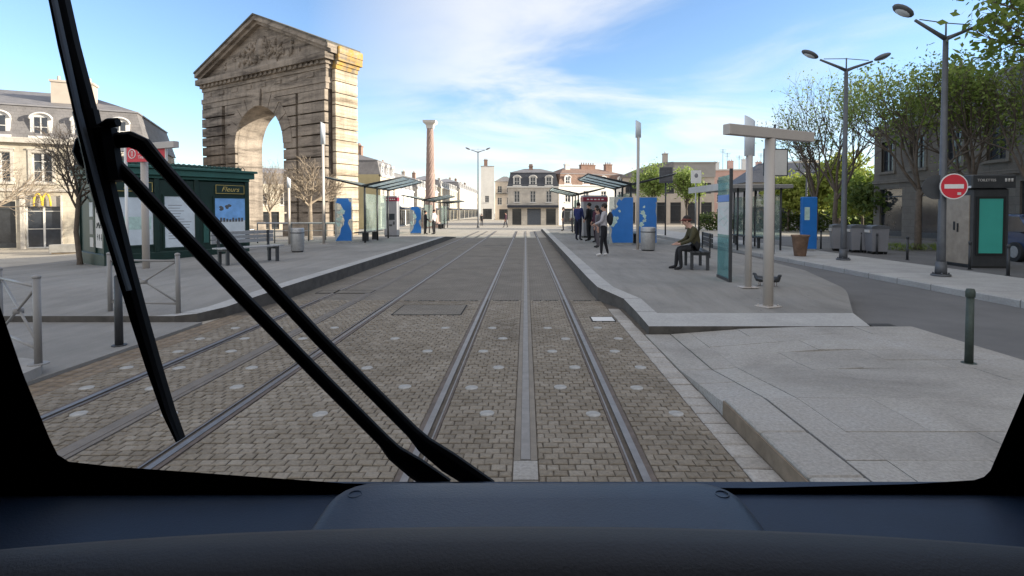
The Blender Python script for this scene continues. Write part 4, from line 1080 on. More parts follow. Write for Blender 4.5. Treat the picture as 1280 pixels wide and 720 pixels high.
q = MB(); q.box(3.02, 4.02, -.034, -.0305, 1.35, 2.12); obj('poster_sky', q, M['posterblue'], po)
q = MB()
for i in range(9): q.ball((3.18 + rr.uniform(0, .35), -.034, 1.78 + rr.uniform(-.1, .12)), (.06, .005, .045), 8, 4)
for i in range(9): q.box(3.08 + i*.1, 3.15 + i*.1, -.037, -.034, 1.30, 1.36 + rr.uniform(0, .09))
obj('poster_trees', q, M['lamppaint'], po)
po = kposter(2.66, 2.82, .6, 1.5, 'kioskroof', 'side_board', False)
for x0, x1 in ((.25, 1.2), (3.05, 4.0)):
    m = MB(); m.box(x0, x1, -.04, .0, 2.28, 2.58); sp_ = obj('name_board', m, M['kioskgreen'], t)
    m = MB(); m.box(x0, x1, -.046, -.04, 2.28, 2.295); m.box(x0, x1, -.046, -.04, 2.565, 2.58); m.box(x0, x0+.015, -.045, -.04, 2.295, 2.565); m.box(x1-.015, x1, -.045, -.04, 2.295, 2.565); obj('border', m, M['gold'], sp_)
    text('Fleurs', .24, M['gold'], sp_, ((x0+x1)/2, -.045, 2.43), (R(90), 0, 0), .3)
# end wall with hand lettered sheet
m = MB(); m.box(-.035, 0, .22, .86, .55, 2.05); e = obj('notice_sheet', m, M['offwhite'], t)
m = MB(); rr = random.Random(8)
for zr, n, s in ((1.62, 4, .1), (1.15, 5, .17), (.78, 3, .2)):
    for i in range(n):
        y0 = .8 - (i+1)*.55/n
        m.box(-.04, -.035, y0, y0+.03, zr, zr+s); m.box(-.04, -.0352, y0+.03, y0+.09, zr + s*rr.choice((0, .45, .85)), zr + s*rr.choice((.2, .6, 1.0)) + .015)
obj('notice_writing', m, M['ink'], e)
for z0, z1, k in ((1.5, 1.95, 'poster'), (.55, .85, 'offwhite'), (.95, 1.4, 'machine')):
    m = MB(); m.box(-.03, 0, 1.15, 1.5, z0, z1); obj('notice_sheet', m, M[k], t)

# --- public toilet kiosk, east
kx, ky = at(1185, 330, .1)
kx2, ky2 = at(1213, 335, .1)
t = thing('toilet_kiosk', 'box shaped public toilet with a large teal panel and bronze door', 'public toilet', (kx2, ky2, .1), R(-5))
m = MB(); m.bbox(0, 1.0, 0, 1.15, .06, 2.25, .05); obj('wall', m, M['darkmetal'], t)
m = MB(); m.box(-.02, 1.02, -.02, 1.17, 0, .06); obj('plinth', m, M['ink'], t)
M['bronze'] = mat('brushed bronze door', (.36,.30,.24), .45, .3, var=.2, scale=4)
m = MB(); m.box(-.025, 0, .06, 1.05, .1, 2.05); d = obj('door', m, M['bronze'], t); m = MB(); m.box(-.05, -.025, .45, .49, 1.0, 1.25); m.box(-.032, -.025, .58, .66, 1.05, 1.3); obj('handle', m, M['ink'], d)
m = MB(); m.bbox(-.08, 1.08, -.1, 1.23, 2.25, 2.62, .03); obj('roof_band', m, M['darkmetal'], t)
m = MB(); m.box(-.105, -.08, -.08, 1.2, 2.25, 2.31); obj('light_strip', m, M['frost'], t)
text('TOILETTES', .10, M['offwhite'], t, (.30, -.105, 2.46), (R(90), 0, 0)); 
m = MB()
for i in range(3): m.cyl(.80 + i*.08, -.1, 2.42, 2.51, .025, n=8)
obj('pictogram', m, M['offwhite'], t)
M['tealpanel'] = M['teal']
m = MB(); m.box(.17, .80, -.03, 0, .42, 1.95); e = obj('display_panel', m, M['teal'], t)
m = MB()
for a, b, c, d_ in ((.11,.86,.36,.42),(.11,.86,1.95,2.01),(.11,.17,.42,1.95),(.80,.86,.42,1.95)): m.box(a, b, -.045, -.001, c, d_)
obj('panel_frame', m, M['ink'], e)

# --- waste containers
CL = ('grey street waste container half hidden by the far lamp pole', 'grey street waste container in the middle of the row of three', 'grey street waste container at the end of the row nearest the tree')
for i, (px, py) in enumerate(((1054, 314), (1077, 316), (1102, 318))):
    x, y = at(px, py, .1)
    t = thing('waste_container', CL[i], 'waste container', (x, y + .3, .1), R(-20 + 4*i), 'row of street waste containers')
    m = MB(); m.loft([[Vector((sx*a, sy*b, z)) for sx, sy in ((-1,-1),(1,-1),(1,1),(-1,1))] for z, a, b in ((.1,.25,.30),(.95,.29,.34))], 0, True, True, False); obj('body', m, M['machine'], t)
    m = MB(); m.prism([(-.31,.95),(.31,.95),(.29,1.03),(.12,1.08),(-.12,1.08),(-.29,1.03)], 'y', -.36, .36); obj('lid', m, M['lamppaint'], t)
    m = MB(); m.box(-.34,-.29,-.2,.2,.80,.90); obj('grip', m, M['offwhite'], t)
    for s in (-1, 1):
        m = MB(); m.tube([(s*.22-.03,-.22,.08),(s*.22+.03,-.22,.08)], .08, 10); obj('wheel', m, M['ink'], t)
    m = MB(); m.box(-.2,.2,-.1,.25,0,.1); obj('foot', m, M['ink'], t)
# --- terracotta planter
x, y = at(1000, 320, .156)
t = thing('planter_pot', 'tapered brown planter pot standing on the pale kerb strip', 'planter', (x, y, .156))
M['terra'] = mat('weathered terracotta', (.20,.125,.085), .85, var=.45, scale=4)
m = MB(); m.lathe([(.17,0),(.19,.02),(.27,.66),(.30,.68),(.30,.73),(.26,.73),(.24,.64),(.002,.62)], 20); obj('pot', m, M['terra'], t)
m = MB(); m.lathe([(.245,.63),(.13,.66),(.002,.67)], 14); obj('soil', m, M['joint'], t)

# --- two pigeons behind the totem
PL = ('dark grey pigeon pecking between the totem post and the mast', 'dark grey pigeon walking just behind the beige totem post')
for i, (px, py, a) in enumerate(((950, 357, 40), (969, 358, 200))):
    x, y = at(px, py, PZ)
    t = obj('pigeon', MB().tube([(0,-.17,.10),(0,-.10,.115),(0,-.03,.13),(0,.05,.14),(0,.085,.175),(0,.10,.215),(0,.13,.22),(0,.155,.215)], [.02,.04,.062,.06,.036,.030,.024,.003], 10), M['darkmetal']); t.location = (x, y, PZ); t.rotation_euler = (0, 0, R(a))
    tag(t, PL[i], 'pigeon')
    for s in (-1, 1):
        obj('leg', MB().tube([(s*.025,.0,.09),(s*.028,.01,.04),(s*.028,0,.006),(s*.028,.03,.004)], .005, 5), M['terra'], t)
        obj('wing', MB().tube([(s*.045,-.14,.115),(s*.06,-.04,.135),(s*.05,.05,.145)], [.008,.03,.02], 8, flat=.7), M['lamppaint'], t)
# --- railings in front of the arch
def railing(label, p0, p1, z, h, n):
    a = math.atan2(p1[1]-p0[1], p1[0]-p0[0]); L = math.hypot(p1[0]-p0[0], p1[1]-p0[1])
    t = thing('railing', label, 'railing', (*p0, z), a)
    m = MB(); m.tube([(0,0,h),(L,0,h)], .04, 8); m.tube([(0,0,.12),(L,0,.12)], .015, 6); m.tube([(0,0,h*.62),(L,0,h*.62)], .015, 6); obj('rail', m, M['galv'], t)
    for i in range(n):
        m = MB(); m.cyl(L*i/(n-1), 0, 0, h, .03, n=8); obj('post', m, M['darkmetal'], t)
railing('long grey railing between the kiosk and the arch-side shelter', at(322, 304, .1), at(428, 301, .2), .1, 1.0, 6)
railing('lower railing behind the kiosk in front of the bare trees', at(235, 306, -.05), at(318, 303, 0), -.05, .75, 5)

# --- bus shelter and boards on the island
x, y = at(930, 311, .156)
t = thing('bus_shelter', 'open steel bus shelter with a flat roof on the traffic island', 'bus shelter', (x + .2, y + 1.5, .156), 0)
Lb = 5.0
m = MB(); m.bbox(-1.2, 1.3, -Lb/2, Lb/2, 2.45, 2.6, .03); obj('roof', m, M['greypaint'], t)
m = MB(); m.box(-1.25, -1.2, -Lb/2, Lb/2, 2.4, 2.68); obj('fascia', m, M['offwhite'], t)
for k in range(5):
    m = MB(); m.cyl(.9, -Lb/2+.2+(Lb-.4)*k/4, 0, 2.45, .04, n=8); obj('post', m, M['darkmetal'], t)
for k in (0, 4):
    m = MB(); m.cyl(-.8, -Lb/2+.2+(Lb-.4)*k/4, 0, 2.45, .04, n=8); obj('post', m, M['darkmetal'], t)
m = MB(); m.box(.89, .91, -Lb/2+.25, Lb/2-.25, .4, 2.2); obj('rear_glass', m, M['glass'], t)
m = MB(); m.bbox(.35, .8, -1.5, 1.5, .42, .48, .01); m.box(.5, .6, -1.2, -1.1, 0, .42); m.box(.5, .6, 1.1, 1.2, 0, .42); obj('bench', m, M['darkmetal'], t)
m = MB(); m.bbox(1.55, 2.15, -Lb/2-.15, -Lb/2, .08, 2.1, .02); p = obj('display_panel', m, M['blue'], t)
m = MB(); m.box(1.6, 2.1, -Lb/2-.13, -Lb/2-.02, 0, .08); obj('foot', m, M['galv'], p)
m = MB(); m.box(1.65, 1.85, -Lb/2-.156, -Lb/2-.15, 1.2, 1.7); obj('map_print', m, M['palecyan'], p)
x, y = at(968, 318, .156)
t = thing('direction_board', 'white rectangular board with dark edge raised on a post behind the beige totem', 'sign', (x, y, .156), R(6))
zz0, zz1 = up(966, 219, y)[1] - .156, up(966, 187, y)[1] - .156
m = MB(); m.box(-.42, .42, -.02, .02, zz0, zz1); obj('board', m, M['offwhite'], t)
m = MB(); m.box(-.45, -.42, -.03, .03, zz0-.03, zz1+.03); m.box(.42, .45, -.03, .03, zz0-.03, zz1+.03); m.box(-.42, .42, -.03, .03, zz1, zz1+.03); m.box(-.42, .42, -.03, .03, zz0-.03, zz0); obj('frame', m, M['darkmetal'], t)
m = MB(); m.cyl(0, .07, 0, zz1 + .9, .04, n=10); obj('post', m, M['darkmetal'], t)
x, y = at(868, 309, .156)
t = thing('bus_stop_flag', 'small white bus stop flag on a thin pole behind the seated man', 'sign', (9.0, 27.5, .156), 0)
z1 = up(868, 216, 27.5)[1] - .156
m = MB(); m.cyl(0, .05, 0, z1, .035, n=8); obj('post', m, M['galv'], t)
m = MB(); m.bbox(-.27, .27, -.03, .03, z1 - .55, z1 + .12, .012); obj('flag', m, M['white'], t)
m = MB(); m.ball((0, -.03, z1 - .15), (.1, .008, .12), 10, 6); obj('emblem', m, M['machine'], t)
t = thing('traffic_display', 'dark rectangular display panel hung on a pole before the hall building', 'sign', (8.9, 33, .156), 0)
z1 = up(832, 222, 33)[1]
m = MB(); m.cyl(0, .1, 0, z1, .05, n=8); obj('post', m, M['darkmetal'], t); m = MB(); m.bbox(-.42, .42, -.08, .08, z1-.5, z1+.5, .02); obj('display', m, M['slate'], t)

# --- a parked car glimpsed beyond the toilet kiosk
def car(label, loc, rz, paint):
    t = thing('parked_car', label, 'car', loc, rz)
    m = MB(); prof = [(-2.0,.32),(-2.05,.62),(-1.95,.88),(-1.2,.95),(1.15,.95),(1.75,.85),(2.02,.66),(2.05,.32)]
    rings = []
    for yy, k in ((-.82,.94),(-.86,1),(.86,1),(.82,.94)): rings.append([Vector((x*k if abs(x) > 1.9 else x, yy, z)) for x, z in prof])
    m.loft(rings, 0, True, True, False); obj('body', m, paint, t)
    m = MB(); cab = [(-1.75,.94),(-1.35,1.42),(-.2,1.48),(.45,1.42),(1.15,.94)]
    m.loft([[Vector((x*.97, yy*s, z)) for x, z in cab] for yy, s in ((-.78,1),(.78,1))], 0, True, True, False); obj('window', m, M['pane'], t)
    m = MB(); m.bbox(-1.3,.4,-.7,.7,1.425,1.5,.03)
    for s in (-1,1): m.tube([(1.14,s*.765,.96),(.44,s*.75,1.44)], .03, 6); m.tube([(-1.74,s*.765,.96),(-1.33,s*.75,1.44)], .04, 6); m.tube([(-.3,s*.79,.95),(-.3,s*.76,1.46)], .03, 6)
    obj('roof', m, paint, t)
    for sx in (-1.3, 1.3):
        for sy in (-.8, .8):
            m = MB(); m.tube([(sx, sy-.1, .31),(sx, sy+.1, .31)], .31, 18); wl = obj('wheel', m, M['ink'], t)
            m = MB(); m.tube([(sx, sy-.11, .31),(sx, sy+.11, .31)], .19, 14); obj('rim', m, M['galv'], wl)
    for s in (-.6, .6):
        m = MB(); m.ball((-2.0, s, .72), (.06,.16,.08), 10, 6); obj('tail_light', m, M['red'], t)
        m = MB(); m.ball((1.97, s, .7), (.08,.18,.08), 10, 6); obj('headlight', m, M['frost'], t)
x, y = at(1300, 322, .1); car('dark blue parked car half hidden behind the public toilet', (16.6, 17.6, .1), R(80), mat('blue car paint', (.03,.06,.14), .25, .3, var=.05, coat=.6))
# ================================================================== TREES
def tree(name, label, loc, seed, trunk_h, height, spread, levels=5, r0=.13, kids=(3,3,3,2,2), leaf=None, nleaf=5, lsize=.09, up_=.35, bark='bark', group=None, lean=(0,0), lscat=.25, droop=0.0, minr=.006, knob=0):
    rr = random.Random(seed)
    T = thing(name, label, 'tree', loc, 0, group)
    wood, tips = MB(), []
    top = Vector((lean[0], lean[1], trunk_h))
    wood.tube([(0,0,-.05),(0,0,.15),(top.x*.4 + rr.uniform(-.06,.06), top.y*.4 + rr.uniform(-.06,.06), trunk_h*.5), tuple(top)], [r0*1.4, r0*1.05, r0*.92, r0*.8], 8)
    L0 = (height - trunk_h)
    def grow(p, d, L, r, k):
        n = 2 if k < levels - 1 else 1
        pts, q, dd = [p], p, d
        for i in range(n):
            dd = (dd + Vector((rr.gauss(0,.16), rr.gauss(0,.16), rr.gauss(0,.10) + up_*.25 - droop*(k > 2)*.2))).normalized()
            q = q + dd * (L / n); pts.append(q)
        wood.tube(pts, [r * (1 - .45*i/n) for i in range(n + 1)], 6 if k < 2 else 4 if k < 3 else 3, 0, False)
        if k >= levels - 2:
            for q_ in pts[1:]: tips.append((q_, dd))
        if k < levels - 1:
            c = kids[min(k, len(kids)-1)]
            for j in range(c):
                az = 2*math.pi*(j + rr.random()) / c
                s = dd.orthogonal().normalized(); s = Quaternion(dd, az) @ s
                ang = rr.uniform(.35, .85)
                nd = (dd * math.cos(ang) + s * math.sin(ang)).normalized()
                b = pts[-1] if j < 2 or n == 1 else pts[-2]
                grow(b, nd, L * rr.uniform(.55, .82), max(r*.52, minr), k + 1)
            if k < 3: grow(pts[-1], dd, L*.7, max(r*.6, minr), k + 1)
    nb = kids[0] + 1
    for j in range(nb):
        az = 2*math.pi*(j + rr.random()*.7) / nb; tilt = rr.uniform(.45, 1.0) * spread
        d = Vector((math.cos(az)*math.sin(tilt), math.sin(az)*math.sin(tilt), math.cos(tilt)))
        b = top - Vector((0,0,1)) * rr.uniform(0, trunk_h*.22) * (j % 2)
        grow(b, d, L0 * rr.uniform(.30, .42), r0*.55, 0)
    grow(top, Vector((rr.uniform(-.15,.15), rr.uniform(-.15,.15), 1)).normalized(), L0*.36, r0*.62, 0)
    obj('trunk', wood, M[bark], T, fix=False)
    if leaf:
        lv = MB()
        for p, d in tips:
            for i in range(rr.randint(max(0, nleaf - 2), nleaf + 1)):
                c = p + Vector((rr.gauss(0, lscat), rr.gauss(0, lscat), rr.gauss(0, lscat*.8)))
                a = Vector((rr.gauss(0,1), rr.gauss(0,1), rr.gauss(0,1))).normalized(); b = a.orthogonal().normalized(); b = Quaternion(a, rr.uniform(0, 6.3)) @ b
                s = lsize * rr.uniform(.6, 1.35)
                lv.face([c - a*s, c - a*s*.1 + b*s*.55, c + a*s, c - a*s*.1 - b*s*.55])
        obj('crown', lv, M[leaf], T, fix=False)
    return T
def gl(px, py, z=0.0): return (*at(px, py, z), z)
# east side: big sparse spring trees in front of the shaded house
GE = 'spring trees on the pavement by the public toilet'
def east(label, x, y, seed, th, h, **k):
    k = {**dict(levels=5, r0=.13, kids=(3,3,2,2), minr=.004, leaf='leaf_pale', nleaf=6, lsize=.07, up_=.75, bark='bark', lscat=.22, group=GE), **k}
    tree('plane_tree', label, (x, y, .1), seed, th, h, .8, **k)
x, y = at(1147, 312, .1)
east('dark trunked spring tree in the green planting bed beside the no entry sign', x, y, 11, 2.5, 7.9)
east('tall sparse tree behind the public toilet', 17.6, 20.5, 12, 2.8, 7.6, leaf='leaf_green', nleaf=6)
east('spreading tree just beyond the parked car', 18.5, 18.6, 13, 2.6, 7.2, nleaf=3, leaf='leaf_green')
east('pale feathery tree rising above the chimney of the shaded house', 17.0, 28.5, 14, 2.6, 9.0, leaf='leaf_pale', nleaf=2, lsize=.065)
east('sparse tree standing behind the waste containers', 16.4, 29.5, 15, 2.4, 7.4, leaf='leaf_green', nleaf=2)
east('overhanging leafy tree whose branches hang beside the near lamp heads', 13.9, 11.2, 16, 3.2, 8.4, leaf='leaf_green', nleaf=7, lsize=.10, lscat=.2, spread=None) if False else tree('plane_tree', 'overhanging leafy tree whose branches hang beside the near lamp heads', (13.2, 11.6, .1), 16, 4.0, 8.6, 1.25, levels=5, r0=.17, kids=(4,4,3,3), leaf='leaf_green', nleaf=4, lsize=.095, up_=.35, lscat=.22, group=GE)
# lime coloured young trees farther off
GLM = 'lime green young trees beyond the bus lane'
def lime(label, px, base, Y, topy, seed, leaf='leaf_lime', th=1.9, wide=.8, n=9, ls=.17, sc=.4):
    x = (px - VPX) / FPX * Y; z = gz(x, Y)
    h = up(px, topy, Y)[1] - z
    tree('lime_tree', label, (x, Y, z), seed, min(th, h*.35), h, wide, levels=4, r0=.10, kids=(4,3,3), leaf=leaf, nleaf=n, lsize=ls, up_=.5, lscat=sc, group=GLM)
lime('slender lime green tree directly behind the mast of the near shelter', 812, 288, 52, 205, 21, leaf='leaf_pale', wide=.3, n=6, ls=.13, sc=.3)
lime('slender lime green tree in front of the hall building windows', 858, 288, 50, 208, 22, leaf='leaf_pale', wide=.3, n=6, ls=.13, sc=.3)
lime('broad lime green tree behind the blue bus shelter panel', 985, 295, 44, 222, 24, n=10)
lime('broad lime green tree beside the slim lamp', 1018, 295, 42, 222, 25, n=10)
lime('taller lime green tree with a pointed crown before the slate roofed house', 1048, 296, 40, 202, 26, n=8, wide=.6)
lime('darker green tree shading the waste containers', 1078, 300, 36, 226, 27, 'leaf_green', n=14, wide=1.0)
lime('low green tree at the corner of the shaded house', 1118, 300, 33, 222, 28, 'leaf_dark', n=11, wide=1.0)
lime('dark green tree in front of the cafe awning', 1040, 298, 47, 232, 30, 'leaf_dark', n=14, wide=1.1)
# bare trees, west
GB = 'bare pollarded trees around the kiosk and arch'
def bare(label, loc, seed, th, h, sp=1.0, r0=.11, bark='palebark', lv=5, leaf=None):
    tree('bare_tree', label, loc, seed, th, h, sp, levels=lv, r0=r0, kids=(4,4,3,3), up_=.3, bark=bark, minr=.005, group=GB, leaf=leaf, nleaf=1, lsize=.05)
x, y = at(100, 332, .0)
bare('bare twiggy tree at the end wall of the green kiosk', (x, y, .0), 31, 2.1, 4.5, 1.1, .07, 'bark')
bare('bare tree in front of the sunlit corner building', (-23.5, 22.5, gz(-23.5,22.5)), 32, 2.0, 5.0, 1.1)
x, y = at(268, 300, -.1); bare('thin bare tree between the kiosk and the arch opening', (x, y, -.1), 33, 1.7, 4.3, 1.0, .09)
x, y = at(388, 302, .0); bare('pale trunked bare tree against the pier of the arch', (x, y, .02), 34, 2.1, 4.6, 1.1, .14)
bare('bare tree seen through the opening of the arch', (-29.5, 60, gz(-29.5,60)), 35, 2.6, 8.6, .8, .16)
bare('upright bare tree behind the roof of the kiosk', (-28.5, 43, gz(-28.5,43)), 36, 2.2, 6.5, .6, .12)
bare('thin bare tree behind the red banner', (-33.5, 46, gz(-33.5,46)), 37, 2.2, 7.0, .6, .12)
t = thing('narrow_townhouse', 'sunlit townhouse seen through the arch opening', 'house', (-42, 74, gz(-42, 74)), R(35))
facade(t, I4(), 14, 6.8, row(0, 14, 5, 3.7, 1.0, 1.7, 'sill') + row(0, 14, 4, .1, 2.2, 2.6, 'shop'), 'cream'); body(t, 14, 9, 6.8, 'cream'); mansard(t, .02, 13.98, .02, 9, 6.8, 1.6, .5, 1.0, 'slategrey', 'zinc')
# planting bed under the dark trunked tree; a clipped hedge line
x, y = at(1150, 313, .1); rr = random.Random(9); gb = MB()
for i in range(1500):
    c = Vector((x + rr.uniform(-1.3, 1.9), y + rr.uniform(-.5, 1.2), .1 + rr.uniform(0, .22))); a = Vector((rr.gauss(0,.5), rr.gauss(0,.5), 1)).normalized(); b = a.orthogonal().normalized(); s = rr.uniform(.04, .1)
    gb.face([c - b*s*.4, c + b*s*.4, c + a*s*1.6])
stuff('ground_cover', gb, M['leaf_green'], 'low green ground cover round the foot of the dark trunk', 'plants')
hb = thing('hedge', 'long dark clipped hedge in the shade behind the waste containers', 'hedge', (15.5, 46.5, gz(15,46)), R(-18))
h = MB()
for i in range(5200):
    c = Vector((rr.uniform(0, 17), rr.uniform(-.5, .5), rr.uniform(.05, 1.5 + .15*math.sin(i)))); a = Vector((rr.gauss(0,1), rr.gauss(0,1), rr.gauss(0,1))).normalized(); b = a.orthogonal().normalized(); s = rr.uniform(.08, .17)
    h.face([c - a*s, c + b*s*.6, c + a*s, c - b*s*.6])
obj('foliage', h, M['leaf_dark'], hb, fix=False)
h = MB()
for i in range(18): h.tube([(i*.98+.1, 0, 0), (i*.98+.15, .05, .9)], .03, 5)
obj('stem', h, M['bark'], hb)

# ================================================================== PEOPLE
def person(label, loc, rz, pose, cols, hair='hair', s=1.0, extra=None, group=None):
    """pose: joint table; faces local +Y. One skinned body; material by the nearest bone."""
    J, E = [], []
    def j(p, r): J.append((Vector(p) * s, r * s)); return len(J) - 1
    def e(a, b, m): E.append((a, b, m))
    P = pose
    pel = j(P['pelvis'], .135); sp = j(P['spine'], .145); ch = j(P['chest'], .165); nk = j(P['neck'], .058); hd = j(P['head'], .088); cr = j(P['crown'], .075)
    e(pel, sp, 'top'); e(sp, ch, 'top'); e(ch, nk, 'top'); e(nk, hd, 'skin'); e(hd, cr, 'skin')
    f = (Vector(P['face']) if 'face' in P else Vector((0, 1, -.05))).normalized()
    no = j(Vector(P['head']) + f * .10 - Vector((0,0,.015)), .016); e(hd, no, 'skin')
    for k in (0, 1):
        sd = -1 if k == 0 else 1
        hp, kn, an, to = P['hip'][k], P['knee'][k], P['ankle'][k], P['toe'][k]
        a = j(hp, .10); b = j(kn, .064); c = j(an, .045); d = j(to, .036)
        e(pel, a, 'leg'); e(a, b, 'leg'); e(b, c, 'leg'); e(c, d, 'shoe')
        sh, el, wr, ha = P['shoulder'][k], P['elbow'][k], P['wrist'][k], P['hand'][k]
        a = j(sh, .076); b = j(el, .058); c = j(wr, .038); d = j(ha, .03)
        e(ch, a, 'top'); e(a, b, 'top'); e(b, c, 'top'); e(c, d, 'skin')
        hv = (Vector(ha) - Vector(wr)).normalized(); sdv = Vector((0, 1, 0)) if abs(hv.y) < .7 else Vector((1, 0, 0))
        sdv = (sdv - hv * sdv.dot(hv)).normalized(); cv = hv.cross(sdv)
        for q, ln in ((-1.5,.05),(-.5,.062),(.5,.058),(1.5,.045)):
            b0 = Vector(ha) + sdv*q*.017 + hv*.03; m1 = j(b0 + hv*ln*.55 + cv*.006, .0085); m2 = j(b0 + hv*ln + cv*.02, .007); e(d, m1, 'skin'); e(m1, m2, 'skin')
        th = j(Vector(ha) + sdv*.05 + hv*.01, .0095); th2 = j(Vector(ha) + sdv*.062 + hv*.04 + cv*.012, .008); e(d, th, 'skin'); e(th, th2, 'skin')
    me = bpy.data.meshes.new('person'); me.from_pydata([tuple(p) for p, r in J], [(a, b) for a, b, m in E], [])
    o = bpy.data.objects.new('person_build', me); COL.objects.link(o)
    md = o.modifiers.new('skin', 'SKIN'); md.use_smooth_shade = True
    for i, (p, r) in enumerate(J):
        v = me.skin_vertices[0].data[i]; k = r
        v.radius = (k, k) if i not in (pel, sp, ch) else (k * 1.12, k * .86)
        v.use_root = (i == pel)
    o.modifiers.new('sub', 'SUBSURF').levels = 1; o.modifiers[-1].render_levels = 1
    dg = bpy.context.evaluated_depsgraph_get()
    fm = bpy.data.meshes.new_from_object(o.evaluated_get(dg)); bpy.data.objects.remove(o)
    keys = ['top', 'leg', 'shoe', 'skin']; fm.materials.clear()
    for k in keys: fm.materials.append(M['skin'] if k == 'skin' else cols[k])
    segs = [(J[a][0], J[b][0], keys.index(m)) for a, b, m in E]
    for pol in fm.polygons:
        c = pol.center; best = (9e9, 0)
        for a, b, m in segs:
            ab = b - a; t = max(0, min(1, (c - a).dot(ab) / max(ab.length_squared, 1e-9))); dd = (c - (a + ab*t)).length
            if m == 3: dd *= .92
            if dd < best[0]: best = (dd, m)
        pol.material_index = best[1]; pol.use_smooth = True
    fm.name = 'person'
    B = bpy.data.objects.new('person', fm); COL.objects.link(B); B.location = loc; B.rotation_euler = (0, 0, rz)
    tag(B, label, 'person', group)
    H = Vector(P['head']) * s; Cc = Vector(P['crown']) * s
    m = MB(); back = -f * .025 * s
    cc = (H + Cc) * .5 + back + Vector((0, 0, .022*s)); m.ball(cc, (.092*s, .102*s, .095*s), 12, 8)
    obj('hair', m, M[hair] if isinstance(hair, str) else hair, B)
    m = MB()
    rt = f.cross(Vector((0,0,1))).normalized()
    for q in (-1, 1): m.ball(H + f*.083*s + rt*q*.032*s + Vector((0,0,.012*s)), .011*s, 8, 5)
    obj('eyes', m, M['ink'], B)
    m = MB()
    for q in (-1, 1): m.ball(H + rt*q*.092*s - f*.005*s, (.014*s, .02*s, .03*s), 8, 5)
    obj('ears', m, M['skin'], B)
    m = MB(); m.tube([H + f*.092*s - rt*.022*s - Vector((0,0,.05*s)), H + f*.096*s - Vector((0,0,.05*s)), H + f*.092*s + rt*.022*s - Vector((0,0,.05*s))], .006*s, 5)
    obj('mouth', m, cloth('lips', (.28,.10,.09)), B)
    if extra: extra(B)
    return B
def standing(sway=0.0, step=.0, armb=(0, 0), head=(0, 0)):
    return dict(pelvis=(0,0,.95), spine=(0,.005,1.13), chest=(0,-.005,1.33), neck=(0,-.005,1.49), head=(head[0]*.3,.02+head[1]*.3,1.60), crown=(head[0]*.3,.01+head[1]*.3,1.67),
        face=(head[0], 1, -.1),
        hip=((-.09,0,.88),(.09,0,.88)), knee=((-.10,.02+step*.5,.49),(.10,.02-step*.4,.49)), ankle=((-.10,-.02+step,.075),(.10,-.02-step,.075)), toe=((-.12,.15+step,.032),(.12,.15-step,.032)),
        shoulder=((-.185,-.005,1.42),(.185,-.005,1.42)), elbow=((-.225,-.03+armb[0]*.10,1.15),(.225,-.03+armb[1]*.10,1.15)),
        wrist=((-.22+armb[0]*.08,.05+armb[0]*.24,.92+armb[0]*.16),(.22-armb[1]*.08,.05+armb[1]*.24,.92+armb[1]*.16)),
        hand=((-.215+armb[0]*.11,.07+armb[0]*.30,.84+armb[0]*.22),(.215-armb[1]*.11,.07+armb[1]*.30,.84+armb[1]*.22)))
def dress(top, leg, shoe=(.02,.02,.022)):
    n = lambda c: 'cloth %.2f %.2f %.2f' % c
    return dict(top=cloth(n(top), top), leg=cloth(n(leg), leg), shoe=cloth(n(shoe), shoe))
def bag(col, p, r):
    def f(B):
        m = MB(); m.bbox(p[0]-r[0], p[0]+r[0], p[1]-r[1], p[1]+r[1], p[2]-r[2], p[2]+r[2], .03); bo = obj('bag', m, cloth('bag %.2f' % col[0], col), B)
    return f
def backpack(col):
    def f(B):
        m = MB(); m.ball((0, -.19, 1.2), (.13, .10, .22), 12, 8); obj('backpack', m, cloth('pack %.2f' % col[0], col), B)
    return f
x, y = at(755, 320, PZ); person('person in a pale jacket and black trousers with a backpack standing at the platform edge', (x, y, PZ), R(75), standing(step=.10, armb=(.9, .8)), dress((.42,.40,.42), (.012,.012,.016), (.6,.58,.56)), s=.97, extra=backpack((.02,.02,.025)))
x, y = at(723, 299, PZ); person('person in a navy jacket and dark trousers waiting with hands in front', (2.6, 25.6, PZ), R(-40), standing(armb=(.6,.5)), dress((.02,.03,.12), (.012,.014,.03)), s=1.08)
person('person in black talking to the one in navy', (3.05, 25.0, PZ), R(60), standing(armb=(.3,.7)), dress((.012,.012,.014), (.014,.014,.018)), s=1.06)
person('person in a dark maroon coat near the ticket machine', (3.25, 23.8, PZ), R(120), standing(armb=(.2,.3)), dress((.06,.012,.03), (.03,.02,.03)), s=.98)
person('person in grey with a long coat behind the backpack wearer', (2.85, 20.5, PZ), R(100), standing(), dress((.10,.09,.10), (.10,.09,.10)), s=.9)
person('person in dark clothes farther off than the waiting group, under the small canopy', (2.75, 38, PZ), R(90), standing(), dress((.03,.03,.04), (.02,.02,.03)), s=1.0)
person('person in a white top beyond the waiting group', (3.4, 37, PZ), R(150), standing(armb=(.4,0)), dress((.55,.55,.55), (.03,.03,.05)), s=1.0)
person('person in grey jacket farthest along the platform past the waiting group', (3.9, 39.5, PZ), R(30), standing(), dress((.2,.2,.22), (.03,.03,.04)), s=1.0)
person('person in a dark coat walking across the square before the corner shop', (-2.3, 60, gz(-2.3, 60)), R(80), standing(step=.2), dress((.05,.015,.03), (.02,.02,.03)), s=1.03)
person('person in black close to the blue panel of the arch-side farther shelter', (-7.35, 38.2, gz(-7.3,38)), R(-70), standing(armb=(.7,.7)), dress((.02,.02,.025), (.012,.012,.02)), s=1.0)
person('person in a white shirt and dark trousers facing the one in black', (-6.7, 38.0, gz(-6.7,38)), R(70), standing(armb=(.2,.2)), dress((.6,.58,.58), (.015,.015,.02)), s=1.05)
